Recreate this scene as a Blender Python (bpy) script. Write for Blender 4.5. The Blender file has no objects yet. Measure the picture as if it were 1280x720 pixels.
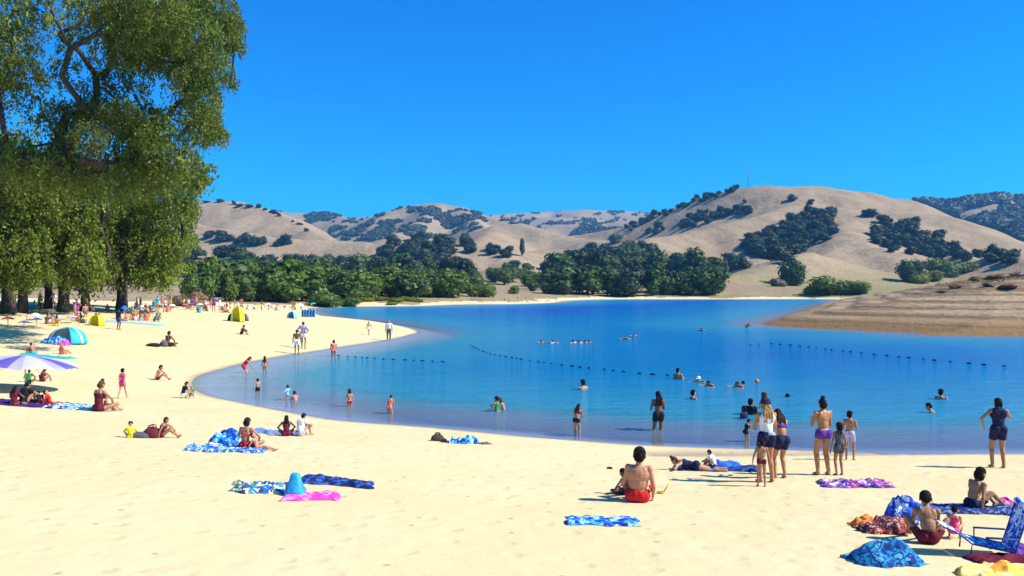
import bpy, bmesh, math, random
import numpy as np
from mathutils import Vector, Matrix
from mathutils.bvhtree import BVHTree
R = math.radians
rng = np.random.default_rng(7)
random.seed(7)
scn = bpy.context.scene
col = scn.collection
CAM = Vector((0.0, 0.0, 4.3)); F = 1000.0; HOR = 362.0

# ------------------------------------------------------------------ helpers
def new_mesh(name, verts, faces, mat=None, smooth=True, mats=None, mat_idx=None):
    me = bpy.data.meshes.new(name)
    verts = np.asarray(verts, dtype=np.float32)
    me.vertices.add(len(verts)); me.vertices.foreach_set('co', verts.ravel())
    if isinstance(faces, np.ndarray):
        nf, k = faces.shape
        me.loops.add(nf * k); me.loops.foreach_set('vertex_index', faces.astype(np.int32).ravel())
        me.polygons.add(nf)
        me.polygons.foreach_set('loop_start', np.arange(0, nf * k, k, dtype=np.int32))
        me.polygons.foreach_set('loop_total', np.full(nf, k, dtype=np.int32))
    else:
        lens = np.array([len(f) for f in faces], dtype=np.int32)
        me.loops.add(int(lens.sum()))
        me.loops.foreach_set('vertex_index', np.array([i for f in faces for i in f], dtype=np.int32))
        me.polygons.add(len(faces))
        me.polygons.foreach_set('loop_start', np.concatenate([[0], np.cumsum(lens)[:-1]]).astype(np.int32))
        me.polygons.foreach_set('loop_total', lens)
    if mats:
        for m in mats: me.materials.append(m)
    elif mat: me.materials.append(mat)
    me.update(calc_edges=True)
    me.polygons.foreach_set('use_smooth', np.full(len(me.polygons), bool(smooth)))
    if mat_idx is not None: me.polygons.foreach_set('material_index', np.asarray(mat_idx, dtype=np.int32))
    me.validate()
    return me

def link(name, me, parent=None, loc=None, rz=None):
    o = bpy.data.objects.new(name, me); col.objects.link(o)
    if parent: o.parent = parent
    if loc is not None: o.location = loc
    if rz is not None: o.rotation_euler = (0, 0, rz)
    return o

def tag(o, label=None, cat=None, group=None, kind=None):
    if label: o['label'] = label
    if cat: o['category'] = cat
    if group: o['group'] = group
    if kind: o['kind'] = kind
    return o

def empty(name, loc=(0, 0, 0), rz=0.0):
    o = bpy.data.objects.new(name, None); col.objects.link(o)
    o.location = loc; o.rotation_euler = (0, 0, rz); o.empty_display_size = .2
    return o

class MB:
    """collects shapes in numpy, builds ONE mesh"""
    def __init__(s): s.v = []; s.f = []; s.m = []; s.n = 0
    def add(s, v, f, m=0):
        v = np.asarray(v, float); s.v.append(v)
        for x in f: s.f.append([i + s.n for i in x]); s.m.append(m)
        s.n += len(v)
    def box(s, c, d, m=0, rz=0, M=None):
        x, y, z = [q / 2 for q in d]
        v = np.array([[-x,-y,-z],[x,-y,-z],[x,y,-z],[-x,y,-z],[-x,-y,z],[x,-y,z],[x,y,z],[-x,y,z]])
        if rz:
            ca, sa = math.cos(rz), math.sin(rz); v = v @ np.array([[ca,sa,0],[-sa,ca,0],[0,0,1]])
        if M is not None: v = v @ np.array(M).T
        s.add(v + np.array(c), [[0,3,2,1],[4,5,6,7],[0,1,5,4],[1,2,6,5],[2,3,7,6],[3,0,4,7]], m)
    def tube(s, pts, rad, seg=8, m=0, cap=True):
        pts = np.asarray(pts, float); n = len(pts)
        rad = np.full(n, rad) if np.isscalar(rad) else np.asarray(rad, float)
        T = np.gradient(pts, axis=0); T /= np.linalg.norm(T, axis=1)[:, None] + 1e-9
        up = np.array([0, 0, 1.]) if abs(T[0][2]) < .9 else np.array([1., 0, 0])
        vs = []; U = up
        for i in range(n):
            U = U - T[i] * U.dot(T[i]); U /= np.linalg.norm(U) + 1e-9
            V = np.cross(T[i], U)
            for k in range(seg):
                a = 2 * math.pi * k / seg
                vs.append(pts[i] + rad[i] * (math.cos(a) * U + math.sin(a) * V))
        f = []
        for i in range(n - 1):
            for k in range(seg):
                k2 = (k + 1) % seg
                f.append([i*seg+k, i*seg+k2, (i+1)*seg+k2, (i+1)*seg+k])
        if cap:
            f.append(list(range(seg))[::-1]); f.append([(n-1)*seg+k for k in range(seg)])
        s.add(vs, f, m)
    def ell(s, c, r, M=None, seg=14, rings=9, m=0):
        vs = [[0, 0, -1]]
        for i in range(1, rings):
            p = math.pi * i / rings - math.pi / 2
            for k in range(seg):
                a = 2*math.pi*k/seg; vs.append([math.cos(p)*math.cos(a), math.cos(p)*math.sin(a), math.sin(p)])
        vs.append([0, 0, 1]); vs = np.array(vs) * np.array(r)
        if M is not None: vs = vs @ np.array(M).T
        f = []
        for k in range(seg): f.append([0, 1+(k+1)%seg, 1+k])
        for i in range(rings - 2):
            for k in range(seg):
                a = 1+i*seg+k; b = 1+i*seg+(k+1)%seg
                f.append([a, b, b+seg, a+seg])
        L = len(vs)-1
        for k in range(seg): f.append([L, L-seg+k, L-seg+(k+1)%seg])
        s.add(vs + np.array(c), f, m)
    def cap(s, p0, p1, r0, r1, seg=12, m=0):
        """tapered capsule"""
        p0 = np.array(p0, float); p1 = np.array(p1, float); d = p1-p0; L = np.linalg.norm(d)
        if L < 1e-6: return s.ell(p0, (r0,)*3)
        d /= L; pts = []; rr = []
        for a in (-80, -55, -30, 0): pts.append(p0 + d*r0*math.sin(R(a))); rr.append(r0*math.cos(R(a)))
        for t in (.25, .5, .75): pts.append(p0+d*L*t); rr.append(r0+(r1-r0)*t)
        for a in (0, 30, 55, 80): pts.append(p1 + d*r1*math.sin(R(a))); rr.append(r1*math.cos(R(a)))
        s.tube(pts, rr, seg, m)
    def mesh(s, name, mat=None, smooth=True, mats=None):
        return new_mesh(name, np.concatenate(s.v), s.f, mat, smooth, mats, s.m)
    def build(s, name, mat=None, parent=None, smooth=True, mats=None, loc=None, rz=None):
        return link(name, s.mesh(name, mat, smooth, mats), parent, loc, rz)

def hsh(ix, iy, iz, seed):
    n = (ix * 374761393 + iy * 668265263 + iz * 2147483647 % 1013904223 + seed * 1442695041) & 0xFFFFFFFF
    n = ((n ^ (n >> 13)) * 1274126177) & 0xFFFFFFFF
    return ((n ^ (n >> 16)) & 0xFFFF) / 65535.0
def vnoise(x, y, seed=0):
    x = np.asarray(x, float); y = np.asarray(y, float)
    ix = np.floor(x).astype(np.int64); iy = np.floor(y).astype(np.int64)
    fx = x-ix; fy = y-iy; fx = fx*fx*(3-2*fx); fy = fy*fy*(3-2*fy); z = np.zeros_like(ix)
    a = hsh(ix, iy, z, seed); b = hsh(ix+1, iy, z, seed); c = hsh(ix, iy+1, z, seed); d = hsh(ix+1, iy+1, z, seed)
    return (a*(1-fx)+b*fx)*(1-fy)+(c*(1-fx)+d*fx)*fy*1.0
def fbm(x, y, seed=0, oct=4):
    s = 0; a = 1; t = 0
    for k in range(oct):
        s = s + a*(vnoise(x*2**k+17.3*k, y*2**k-9.1*k, seed+k)-.5); t += a; a *= .5
    return s/t*2

# ------------------------------------------------------------------ materials
def mat_new(name):
    m = bpy.data.materials.new(name); m.use_nodes = True
    nt = m.node_tree; b = nt.nodes['Principled BSDF']
    return m, nt, b
def lnk(nt, a, b): nt.links.new(a, b)
def rgb(c): return (c[0], c[1], c[2], 1)
def ramp(nt, stops, interp='LINEAR'):
    r = nt.nodes.new('ShaderNodeValToRGB'); r.color_ramp.interpolation = interp
    e = r.color_ramp.elements
    while len(e) < len(stops): e.new(.5)
    for k, (p, c) in enumerate(stops): e[k].position = p; e[k].color = rgb(c)
    return r
def noise(nt, scale, detail=4, rough=.55, vec=None):
    n = nt.nodes.new('ShaderNodeTexNoise'); n.inputs['Scale'].default_value = scale
    n.inputs['Detail'].default_value = detail; n.inputs['Roughness'].default_value = rough
    if vec is not None: lnk(nt, vec, n.inputs['Vector'])
    return n
def mixc(nt, f, a, b, mode='MIX'):
    n = nt.nodes.new('ShaderNodeMix'); n.data_type = 'RGBA'; n.blend_type = mode
    for sock, v in ((n.inputs[0], f), (n.inputs[6], a), (n.inputs[7], b)):
        if isinstance(v, (int, float)): sock.default_value = v
        elif isinstance(v, tuple): sock.default_value = rgb(v)
        else: lnk(nt, v, sock)
    return n.outputs[2]
def math_n(nt, op, a, b=0.0, c=None):
    n = nt.nodes.new('ShaderNodeMath'); n.operation = op
    for k, v in enumerate((a, b, c)):
        if v is None: continue
        if isinstance(v, (int, float)): n.inputs[k].default_value = v
        else: lnk(nt, v, n.inputs[k])
    return n.outputs[0]
def mrange(nt, v, a, b, c=0., d=1.):
    n = nt.nodes.new('ShaderNodeMapRange')
    lnk(nt, v, n.inputs[0])
    for k, q in enumerate((a, b, c, d)): n.inputs[k+1].default_value = q
    return n.outputs[0]
def attr(nt, name):
    n = nt.nodes.new('ShaderNodeAttribute'); n.attribute_name = name; return n
def bump(nt, h, strength, dist, bsdf, nrm=None):
    n = nt.nodes.new('ShaderNodeBump'); n.inputs['Strength'].default_value = strength
    n.inputs['Distance'].default_value = dist; lnk(nt, h, n.inputs['Height'])
    if nrm is not None: lnk(nt, nrm, n.inputs['Normal'])
    if bsdf is not None: lnk(nt, n.outputs[0], bsdf.inputs['Normal'])
    return n.outputs[0]
_mc = {}
def flat(c, rough=.8, spec=.3, var=.12, scale=30):
    """plain cloth/plastic/skin colour with a slight procedural unevenness"""
    key = (tuple(round(x, 3) for x in c), rough, var, scale)
    if key in _mc: return _mc[key]
    m, nt, b = mat_new('paint_%d' % len(_mc))
    tc = nt.nodes.new('ShaderNodeTexCoord')
    n = noise(nt, scale, 3, .6, tc.outputs['Object'])
    f = mrange(nt, n.outputs[0], .3, .7)
    lo = tuple(x*(1-var) for x in c); hi = tuple(min(1, x*(1+var)) for x in c)
    lnk(nt, mixc(nt, f, lo, hi), b.inputs['Base Color'])
    b.inputs['Roughness'].default_value = rough; b.inputs['Specular IOR Level'].default_value = spec
    _mc[key] = m; return m
def pattern(name, cols, scale=9, kind='vor', rough=.85):
    """printed cloth"""
    m, nt, b = mat_new(name)
    tc = nt.nodes.new('ShaderNodeTexCoord')
    if kind == 'vor':
        v = nt.nodes.new('ShaderNodeTexVoronoi'); v.inputs['Scale'].default_value = scale
        n0 = noise(nt, scale*.8, 2, .5, tc.outputs['Object'])
        w = mixc(nt, .12, tc.outputs['Object'], n0.outputs[1]); lnk(nt, w, v.inputs['Vector'])
        sep = nt.nodes.new('ShaderNodeSeparateColor'); lnk(nt, v.outputs['Color'], sep.inputs[0]); src = sep.outputs[0]
    elif kind == 'noise':
        n0 = noise(nt, scale, 2, .6, tc.outputs['Object']); src = mrange(nt, n0.outputs[0], .3, .7)
    else:
        w = nt.nodes.new('ShaderNodeTexWave'); w.inputs['Scale'].default_value = scale
        w.inputs['Distortion'].default_value = 1.0; lnk(nt, tc.outputs['Object'], w.inputs['Vector']); src = w.outputs[1]
    n = len(cols)
    r = ramp(nt, [(k/n, c) for k, c in enumerate(cols)], 'CONSTANT'); lnk(nt, src, r.inputs[0])
    n2 = noise(nt, 60, 2, .6, tc.outputs['Object'])
    lnk(nt, mixc(nt, .25, r.outputs[0], mixc(nt, n2.outputs[0], (0.0,0.0,0.0), (1.,1.,1.)), 'SOFT_LIGHT'), b.inputs['Base Color'])
    b.inputs['Roughness'].default_value = rough; b.inputs['Specular IOR Level'].default_value = .2
    return m

# ------------------------------------------------------------------ shoreline and terrain
def unproj(u, v, z=0.0):
    Y = F * (4.3 - z) / (v - HOR); return ((u-640)/F*Y, Y)
near_px = [(1280,567),(1180,568),(1100,567),(1000,563),(900,560),(800,556),(740,552),(660,546),(600,540),(520,533),(420,525),(350,513),
           (300,503),(262,495),(246,488),(240,479),(248,470),(270,463),(310,453),(360,444),(400,438),(450,430),(490,424),(514,418),
           (522,415),(514,411),(490,405.5),(455,400),(420,397),(398,393.5)]
far_px = [(386,386),(400,384.6),(450,383.2),(520,382.5),(575,380.5),(640,380),(690,378.3),(710,375.8),(760,374.2),(900,374),(1040,374)]
wp = [(140, 24)] + [unproj(u, v) for u, v in near_px] + [unproj(u, v) for u, v in far_px]
n_land1 = len(wp)
pen_px = [(1044,376.5),(1020,383),(1000,390),(975,398),(953,405),(990,409),(1030,411),(1078,413),(1180,417),(1280,420)]
wp += [unproj(u, v) for u, v in pen_px] + [(150, 58)]
WP = np.array(wp)
# smooth / subdivide the water outline (Catmull-Rom)
def crom(P, sub=5):
    out = []; n = len(P)
    for i in range(n):
        p0, p1, p2, p3 = P[(i-1) % n], P[i], P[(i+1) % n], P[(i+2) % n]
        for k in range(sub):
            t = k/sub; a = .5*((2*p1)+(p2-p0)*t+(2*p0-5*p1+4*p2-p3)*t*t+(-p0+3*p1-3*p2+p3)*t**3); out.append(a)
    return np.array(out)
WPs = crom(WP)
owner = np.repeat(np.arange(len(WP)), 5)
is_pen = (owner >= n_land1)
is_farbank = (owner >= len(near_px) + 1) & (owner < n_land1)

def seg_dist(px, py, A, B):
    d = B-A; L = (d**2).sum()+1e-12
    t = np.clip(((px-A[0])*d[0]+(py-A[1])*d[1])/L, 0, 1)
    return np.hypot(px-(A[0]+t*d[0]), py-(A[1]+t*d[1])), t
def shore(px, py):
    dn = np.full(px.shape, 1e9); dp = dn.copy(); df = dn.copy(); inside = np.zeros(px.shape, bool)
    n = len(WPs)
    for i in range(n):
        A = WPs[i]; B = WPs[(i+1) % n]
        d, _ = seg_dist(px, py, A, B)
        if is_pen[i]: dp = np.minimum(dp, d)
        elif is_farbank[i]: df = np.minimum(df, d)
        else: dn = np.minimum(dn, d)
        if A[1] != B[1]:
            c = ((A[1] > py) != (B[1] > py)) & (px < (B[0]-A[0])*(py-A[1])/(B[1]-A[1])+A[0])
            inside ^= c
    return dn, df, dp, inside

def W(u, v, Y): return ((u-640)/F*Y, Y, 4.3+(HOR-v)/F*Y)
# ridge lines of the hills: list of (px u, px v, distance), side slope, crest rounding
RIDGES = [
 ([(690,300,1500),(740,291,1450),(780,285,1400),(830,265,1350),(880,247,1300),(922,235,1250),(960,231.5,1220),(1020,232.5,1220),(1075,240,1200),(1130,252,1180),(1190,274,1120),(1240,300,1080),(1290,322,1050)], .42, 22),
 ([(1010,240,1180),(1000,255,1120),(950,268,1060),(900,280,1000),(850,291,960),(810,299,920),(770,312,880)], .40, 26),
 ([(900,284,1000),(925,300,930),(940,320,860),(950,345,760)], .40, 24),
 ([(1050,238,1190),(1058,262,1080),(1060,280,980),(1052,298,880),(1040,318,790),(1035,340,690),(1050,362,600)], .40, 26),
 ([(1060,290,900),(1095,310,800),(1125,330,720),(1150,352,640)], .36, 26),
 ([(1130,252,1180),(1165,268,1080),(1200,284,1000),(1235,300,950),(1260,318,900)], .42, 22),
 ([(1140,262,1120),(1150,285,1000),(1185,305,900),(1215,322,820),(1260,340,760)], .40, 20),
 ([(905,350,560),(940,338,600),(975,326,640),(1010,316,690)], .30, 18),
 ([(1250,318,700),(1300,322,640),(1350,330,600)], .3, 18),
 # left hills
 ([(140,262,1650),(200,254,1600),(250,250,1580),(300,252,1550),(335,262,1480),(365,276,1400),(392,291,1300),(420,304,1250)], .40, 25),
 ([(180,300,1150),(240,277,1150),(290,288,1100),(350,298,1050),(420,301,1050),(480,306,1000),(540,306,960),(600,318,900)], .34, 22),
 ([(120,330,700),(200,318,700),(270,318,700),(340,328,650),(400,335,620)], .28, 20),
 # blue ridge behind the left hill
 ([(330,262,2900),(370,266,2800),(410,266,2800),(440,275,2600),(470,286,2400)], .38, 40),
 ([(380,268,3300),(440,272,3300),(480,270,3200),(520,272,3200)], .35, 50),
 # centre hill
 ([(450,280,2500),(490,264,2450),(520,256,2400),(548,254,2400),(575,259,2400),(610,269,2350),(650,279,2250),(700,292,2100)], .42, 30),
 ([(545,256,2350),(530,272,2150),(510,286,2000),(480,300,1800)], .42, 26),
 ([(580,262,2300),(600,280,2000),(605,295,1700)], .42, 26),
 ([(620,284,1500),(650,281,1500),(680,288,1450),(715,296,1400),(760,303,1300)], .36, 20),
 ([(620,284,1500),(600,300,1250),(560,314,1050)], .34, 18),
 ([(640,318,900),(690,312,920),(740,312,900),(780,322,820)], .3, 18),
 ([(470,310,880),(540,298,900),(600,306,880),(640,325,800)], .3, 18),
 ([(640,345,560),(720,338,600),(800,335,620),(860,342,580),(905,356,520)], .25, 16),
 ([(300,350,480),(380,342,520),(470,338,540),(560,342,520)], .22, 14),
 # far blue range
 ([(560,276,4300),(620,268,4200),(660,266,4200),(700,264,4300),(735,262,4200),(770,264,4200),(800,265,4200),(840,270,4200),(900,275,4200)], .40, 60),
 ([(640,272,3600),(700,272,3500),(760,274,3500),(820,280,3300)], .36, 50),
 ([(700,280,2900),(760,282,2800),(810,286,2600)], .36, 40),
 # far right forest range
 ([(1050,250,2600),(1095,246,2500),(1140,251,2400),(1185,253,2350),(1215,248,2300),(1245,244,2300),(1275,248,2250),(1330,246,2250),(1400,256,2200)], .42, 30),
 ([(1170,268,2100),(1220,262,2000),(1270,262,1950),(1330,266,1900)], .42, 24),
 ([(1240,290,1600),(1290,280,1550),(1350,285,1500)], .40, 24),
]
def terrain_z(px, py):
    dn, df, dp, inside = shore(px, py)
    dd = np.minimum(np.minimum(dn, df), dp)
    # beach profile
    zb = .10*dn/(1+dn*.02) ; zb = 2.1*(1-np.exp(-dn/22.0)) + .02*np.clip(dn, 0, 3)
    zf = 3.0*(1-np.exp(-df/30.0)) + .010*np.clip(df, 0, 600)
    # bank profile in steps (old water lines)
    w = dp + 2.0*fbm(px*.06, py*.06, 5, 3)*np.clip(dp/8, 0, 1)
    k = np.interp(w, [0, 2.5, 9, 17, 24, 30, 60, 110], [0, .9, 2.1, 3.4, 5.2, 6.3, 8.0, 8.6])
    terr = .34*np.sin(k*2*math.pi/.75)*np.clip(w/6, 0, 1)*np.clip((34-w)/10, 0, 1)*.42
    gul = .5*np.abs(fbm(px*.14, py*.05, 9, 3))*np.clip((w-14)/8, 0, 1)*2
    zp = k+terr-gul*.9
    zl = np.minimum(np.minimum(zb, 1e9), 1e9)
    e = 1/(dn+1e-3)**2; f_ = 1/(df+1e-3)**2; g = 1/(dp+1e-3)**2
    s = e+f_+g
    zland = (zb*e+zf*f_+zp*g)/s
    depth = np.where(dd < 6.5, .17*dd, 1.1+.05*(dd-6.5)); depth = np.minimum(depth, 7)
    z = np.where(inside, -depth, zland)
    # hills
    kk = 1/4.0
    acc = np.zeros_like(px); far = (py > 380) & (~inside)
    X = px[far]; Yy = py[far]
    wx = X + 38*fbm(X/230, Yy/230, 31, 3); wy = Yy + 38*fbm(X/230, Yy/230, 41, 3)
    sm = np.exp(np.clip(z[far], -50, 400)*kk)
    for line, slope, rnd in RIDGES:
        P = np.array([W(*q) for q in line]); best = np.full(X.shape, -1e9)
        for i in range(len(P)-1):
            # warp fades at the crest so that silhouettes keep their place
            d0, t = seg_dist(X, Yy, P[i, :2], P[i+1, :2])
            d1, t1 = seg_dist(wx, wy, P[i, :2], P[i+1, :2])
            f = np.clip(d0/90, 0, 1); d = d0*(1-f)+d1*f
            zr = P[i, 2]+t*(P[i+1, 2]-P[i, 2])
            best = np.maximum(best, zr - (slope*1.25)*(np.sqrt(d*d+(rnd*.7)**2)-rnd*.7))
        sm += np.exp(np.clip(best, -60, 700)*kk)
    zz = np.log(sm)/kk
    h = np.clip((zz-6)/30, 0, 1)
    zz = zz + h*(3.4*fbm(X/60, Yy/60, 51, 4) - 6.5*np.clip(.16-np.abs(fbm(X/75, Yy/75, 66, 3)), 0, 1) - 5.0*np.clip(.25-np.abs(fbm(X/150, Yy/150, 61, 2)), 0, 1))
    bl = np.clip((Yy-380)/60, 0, 1)
    z[far] = z[far]*(1-bl)+zz*bl
    # small relief on dry sand
    m = (~inside) & (py < 130)
    rel = .012*fbm(px*.35, py*.35, 3, 3)+.007*fbm(px*3.1, py*3.1, 4, 2)*np.clip(fbm(px*.12+4, py*.12, 14, 2)+.6, 0, 1)
    z = np.where(m, z+rel*np.clip(dd/2.5, 0, 1), z)
    return z, dn, df, dp, inside

nth, nr = 620, 900
th = np.linspace(R(-64), R(64), nth)
rr = 5.0*np.power(6800/5.0, np.linspace(0, 1, nr))
TH, RR = np.meshgrid(th, rr)
GX = RR*np.sin(TH); GY = RR*np.cos(TH)-8.0
GZ, DN, DF, DP, INS = terrain_z(GX.ravel(), GY.ravel())
gx, gy = GX.ravel(), GY.ravel()
verts = np.stack([gx, gy, GZ], 1)
idx = np.arange(nth*nr).reshape(nr, nth)
faces = np.stack([idx[:-1, :-1], idx[:-1, 1:], idx[1:, 1:], idx[1:, :-1]], -1).reshape(-1, 4)[:, ::-1]
fc = verts[faces].mean(1)
f_dn = DN[faces[:, 0]]; f_df = DF[faces[:, 0]]; f_dp = DP[faces[:, 0]]; f_in = INS[faces[:, 0]]
nz_ = fbm(fc[:, 0]/14, fc[:, 1]/14, 91, 3)
is_hill = (fc[:, 1] > 455) | (~f_in & (f_df < f_dn) & (f_df < f_dp) & (f_df > 9+8*nz_)) | (~f_in & (f_dn < f_df) & (f_dn < f_dp) & (fc[:, 1] > 128+20*nz_) & (f_dn > 30))
is_bank = ~is_hill & (~f_in | (f_dp < 9)) & (f_dp < f_df) & (f_dp < f_dn)
def sub_mesh(name, mask, mat, attrs):
    fs = faces[mask]; used, inv = np.unique(fs, return_inverse=True)
    me = new_mesh(name, verts[used], inv.reshape(fs.shape), mat, True)
    for an, arr in attrs.items():
        a = me.attributes.new(an, 'FLOAT', 'POINT'); a.data.foreach_set('value', arr[used].astype(np.float32))
    return link(name, me)

# --- sand
m_sand, nt, b = mat_new('sand')
geo = nt.nodes.new('ShaderNodeNewGeometry'); P = geo.outputs['Position']
sep = nt.nodes.new('ShaderNodeSeparateXYZ'); lnk(nt, P, sep.inputs[0])
n1 = noise(nt, .35, 4, .6, P); n2 = noise(nt, 9, 5, .7, P); n3 = noise(nt, 2.2, 3, .6, P)
c = mixc(nt, mrange(nt, n1.outputs[0], .3, .7), (.65,.51,.255), (.715,.57,.305))
c = mixc(nt, mrange(nt, n2.outputs[0], .60, .74, 0, .38), c, (.40,.29,.15))
# scattered dark specks: shadows of small dents painted into the sand colour
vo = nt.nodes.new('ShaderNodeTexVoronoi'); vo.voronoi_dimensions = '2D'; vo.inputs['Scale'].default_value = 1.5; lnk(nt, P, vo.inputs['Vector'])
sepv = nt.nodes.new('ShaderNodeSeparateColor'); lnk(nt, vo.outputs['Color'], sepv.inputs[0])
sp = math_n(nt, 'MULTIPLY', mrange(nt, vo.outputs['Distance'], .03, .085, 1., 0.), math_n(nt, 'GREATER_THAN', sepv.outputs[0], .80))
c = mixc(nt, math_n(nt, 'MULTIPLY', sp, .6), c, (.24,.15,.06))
vf = nt.nodes.new('ShaderNodeTexVoronoi'); vf.voronoi_dimensions = '2D'; vf.inputs['Scale'].default_value = 1.9; wf_ = mixc(nt, .10, P, n3.outputs[1]); lnk(nt, wf_, vf.inputs['Vector'])
sepf = nt.nodes.new('ShaderNodeSeparateColor'); lnk(nt, vf.outputs['Color'], sepf.inputs[0])
foot = math_n(nt, 'MULTIPLY', mrange(nt, vf.outputs['Distance'], .10, .26, 1., 0.), math_n(nt, 'GREATER_THAN', math_n(nt, 'ADD', sepf.outputs[1], n1.outputs[0]), 1.02))
wetn = math_n(nt, 'ADD', sep.outputs[2], math_n(nt, 'MULTIPLY', math_n(nt, 'SUBTRACT', n1.outputs[0], .5), .05))
wet = mrange(nt, wetn, .0, .055, 1., 0.)
c = mixc(nt, wet, c, (.42,.29,.18))
c = mixc(nt, mrange(nt, sep.outputs[2], -.10, -.01, 1., 0.), c, (.56,.50,.42))
c = mixc(nt, mrange(nt, sep.outputs[2], -2.0, -.3, 1., 0.), c, (.20,.22,.20))
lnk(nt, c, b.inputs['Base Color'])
lnk(nt, mrange(nt, wet, 0, 1, .95, .45), b.inputs['Roughness']); b.inputs['Specular IOR Level'].default_value = .15
# footprints: soft pits from a broken voronoi + grain
v2 = nt.nodes.new('ShaderNodeTexVoronoi'); v2.voronoi_dimensions = '2D'; v2.inputs['Scale'].default_value = 2.6; v2.feature = 'SMOOTH_F1'
mp = mixc(nt, .25, P, n3.outputs[1]); lnk(nt, mp, v2.inputs['Vector'])
pit = mrange(nt, v2.outputs['Distance'], .0, .42, 0., 1.)
hh = math_n(nt, 'ADD', math_n(nt, 'MULTIPLY', pit, mrange(nt, n1.outputs[0], .35, .6)), math_n(nt, 'MULTIPLY', n3.outputs[0], .5))
hh = math_n(nt, 'ADD', hh, math_n(nt, 'MULTIPLY', n2.outputs[0], .55))
hh = math_n(nt, 'SUBTRACT', hh, math_n(nt, 'MULTIPLY', foot, .9))
bump(nt, hh, .30, .06, b)
# --- bank
m_bank, nt, b = mat_new('bank_earth')
geo = nt.nodes.new('ShaderNodeNewGeometry'); P = geo.outputs['Position']
sep = nt.nodes.new('ShaderNodeSeparateXYZ'); lnk(nt, P, sep.inputs[0])
n1 = noise(nt, .25, 5, .65, P); n2 = noise(nt, 1.6, 5, .75, P)
mpn = nt.nodes.new('ShaderNodeMapping'); mpn.inputs['Scale'].default_value = (.05, .05, 2.6); lnk(nt, P, mpn.inputs[0])
ns = noise(nt, 1.0, 5, .7, mpn.outputs[0])
c = mixc(nt, mrange(nt, ns.outputs[0], .40, .60), (.25,.160,.085), (.48,.345,.20))
bandw = math_n(nt, 'SINE', math_n(nt, 'MULTIPLY', math_n(nt, 'ADD', sep.outputs[2], math_n(nt, 'MULTIPLY', n1.outputs[0], .5)), 8.38))
c = mixc(nt, mrange(nt, bandw, .2, .9, 0, .6), c, (.16,.10,.055))
c = mixc(nt, mrange(nt, n2.outputs[0], .45, .75, 0, .8), c, (.11,.068,.036))
c = mixc(nt, mrange(nt, math_n(nt, 'ADD', sep.outputs[2], n1.outputs[0]), .7, 2.4, 1., 0.), c, mixc(nt, n2.outputs[0], (.20,.110,.042), (.32,.19,.08)))
grass = mrange(nt, math_n(nt, 'ADD', sep.outputs[2], math_n(nt, 'MULTIPLY', n1.outputs[0], 3.5)), 7.0, 8.5)
c = mixc(nt, grass, c, mixc(nt, n2.outputs[0], (.42,.32,.14), (.22,.18,.07)))
lnk(nt, c, b.inputs['Base Color']); b.inputs['Roughness'].default_value = .95; b.inputs['Specular IOR Level'].default_value = .1
bump(nt, math_n(nt, 'ADD', n2.outputs[0], math_n(nt, 'MULTIPLY', ns.outputs[0], .8)), .8, .35, b)
# --- hills
m_hill, nt, b = mat_new('dry_grass_hill')
geo = nt.nodes.new('ShaderNodeNewGeometry'); P = geo.outputs['Position']
sep = nt.nodes.new('ShaderNodeSeparateXYZ'); lnk(nt, P, sep.inputs[0])
n1 = noise(nt, .006, 5, .6, P); n2 = noise(nt, .05, 6, .7, P); n3 = noise(nt, .35, 4, .7, P)
c = mixc(nt, mrange(nt, n1.outputs[0], .35, .65), (.315,.222,.128), (.395,.287,.170))
c = mixc(nt, mrange(nt, n2.outputs[0], .42, .72, 0, .55), c, (.215,.15,.090))
c = mixc(nt, mrange(nt, n3.outputs[0], .55, .75, 0, .4), c, (.16,.115,.06))
# green-yellow low ground near the lake
low = math_n(nt, 'MULTIPLY', mrange(nt, sep.outputs[2], 9, 24, .6, 0.), mrange(nt, sep.outputs[0], -40, 60))
c = mixc(nt, math_n(nt, 'MULTIPLY', low, mrange(nt, n1.outputs[0], .42, .55)), c, (.24,.225,.075))
lnk(nt, c, b.inputs['Base Color']); b.inputs['Roughness'].default_value = 1; b.inputs['Specular IOR Level'].default_value = .05
bump(nt, n2.outputs[0], .6, 7.0, b)

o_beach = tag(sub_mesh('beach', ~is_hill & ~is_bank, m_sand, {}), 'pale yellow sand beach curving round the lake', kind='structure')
o_bank = tag(sub_mesh('lake_bank', is_bank, m_bank, {}), 'brown terraced earth bank running into the lake', kind='structure')
o_hill = tag(sub_mesh('hills', is_hill, m_hill, {}), 'dry golden hills beyond the lake', kind='structure')
BV = BVHTree.FromPolygons([tuple(v) for v in verts.tolist()], faces.tolist())
def gz(x, y):
    h = BV.ray_cast(Vector((x, y, 900)), Vector((0, 0, -1))); return h[0].z if h[0] else 0.0
def ray(u, v, water=False):
    d = Vector(((u-640)/F, 1, (HOR-v)/F))
    if water:
        t = -CAM.z/d.z; return CAM+d*t
    h = BV.ray_cast(CAM, d.normalized()); return h[0]

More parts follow.
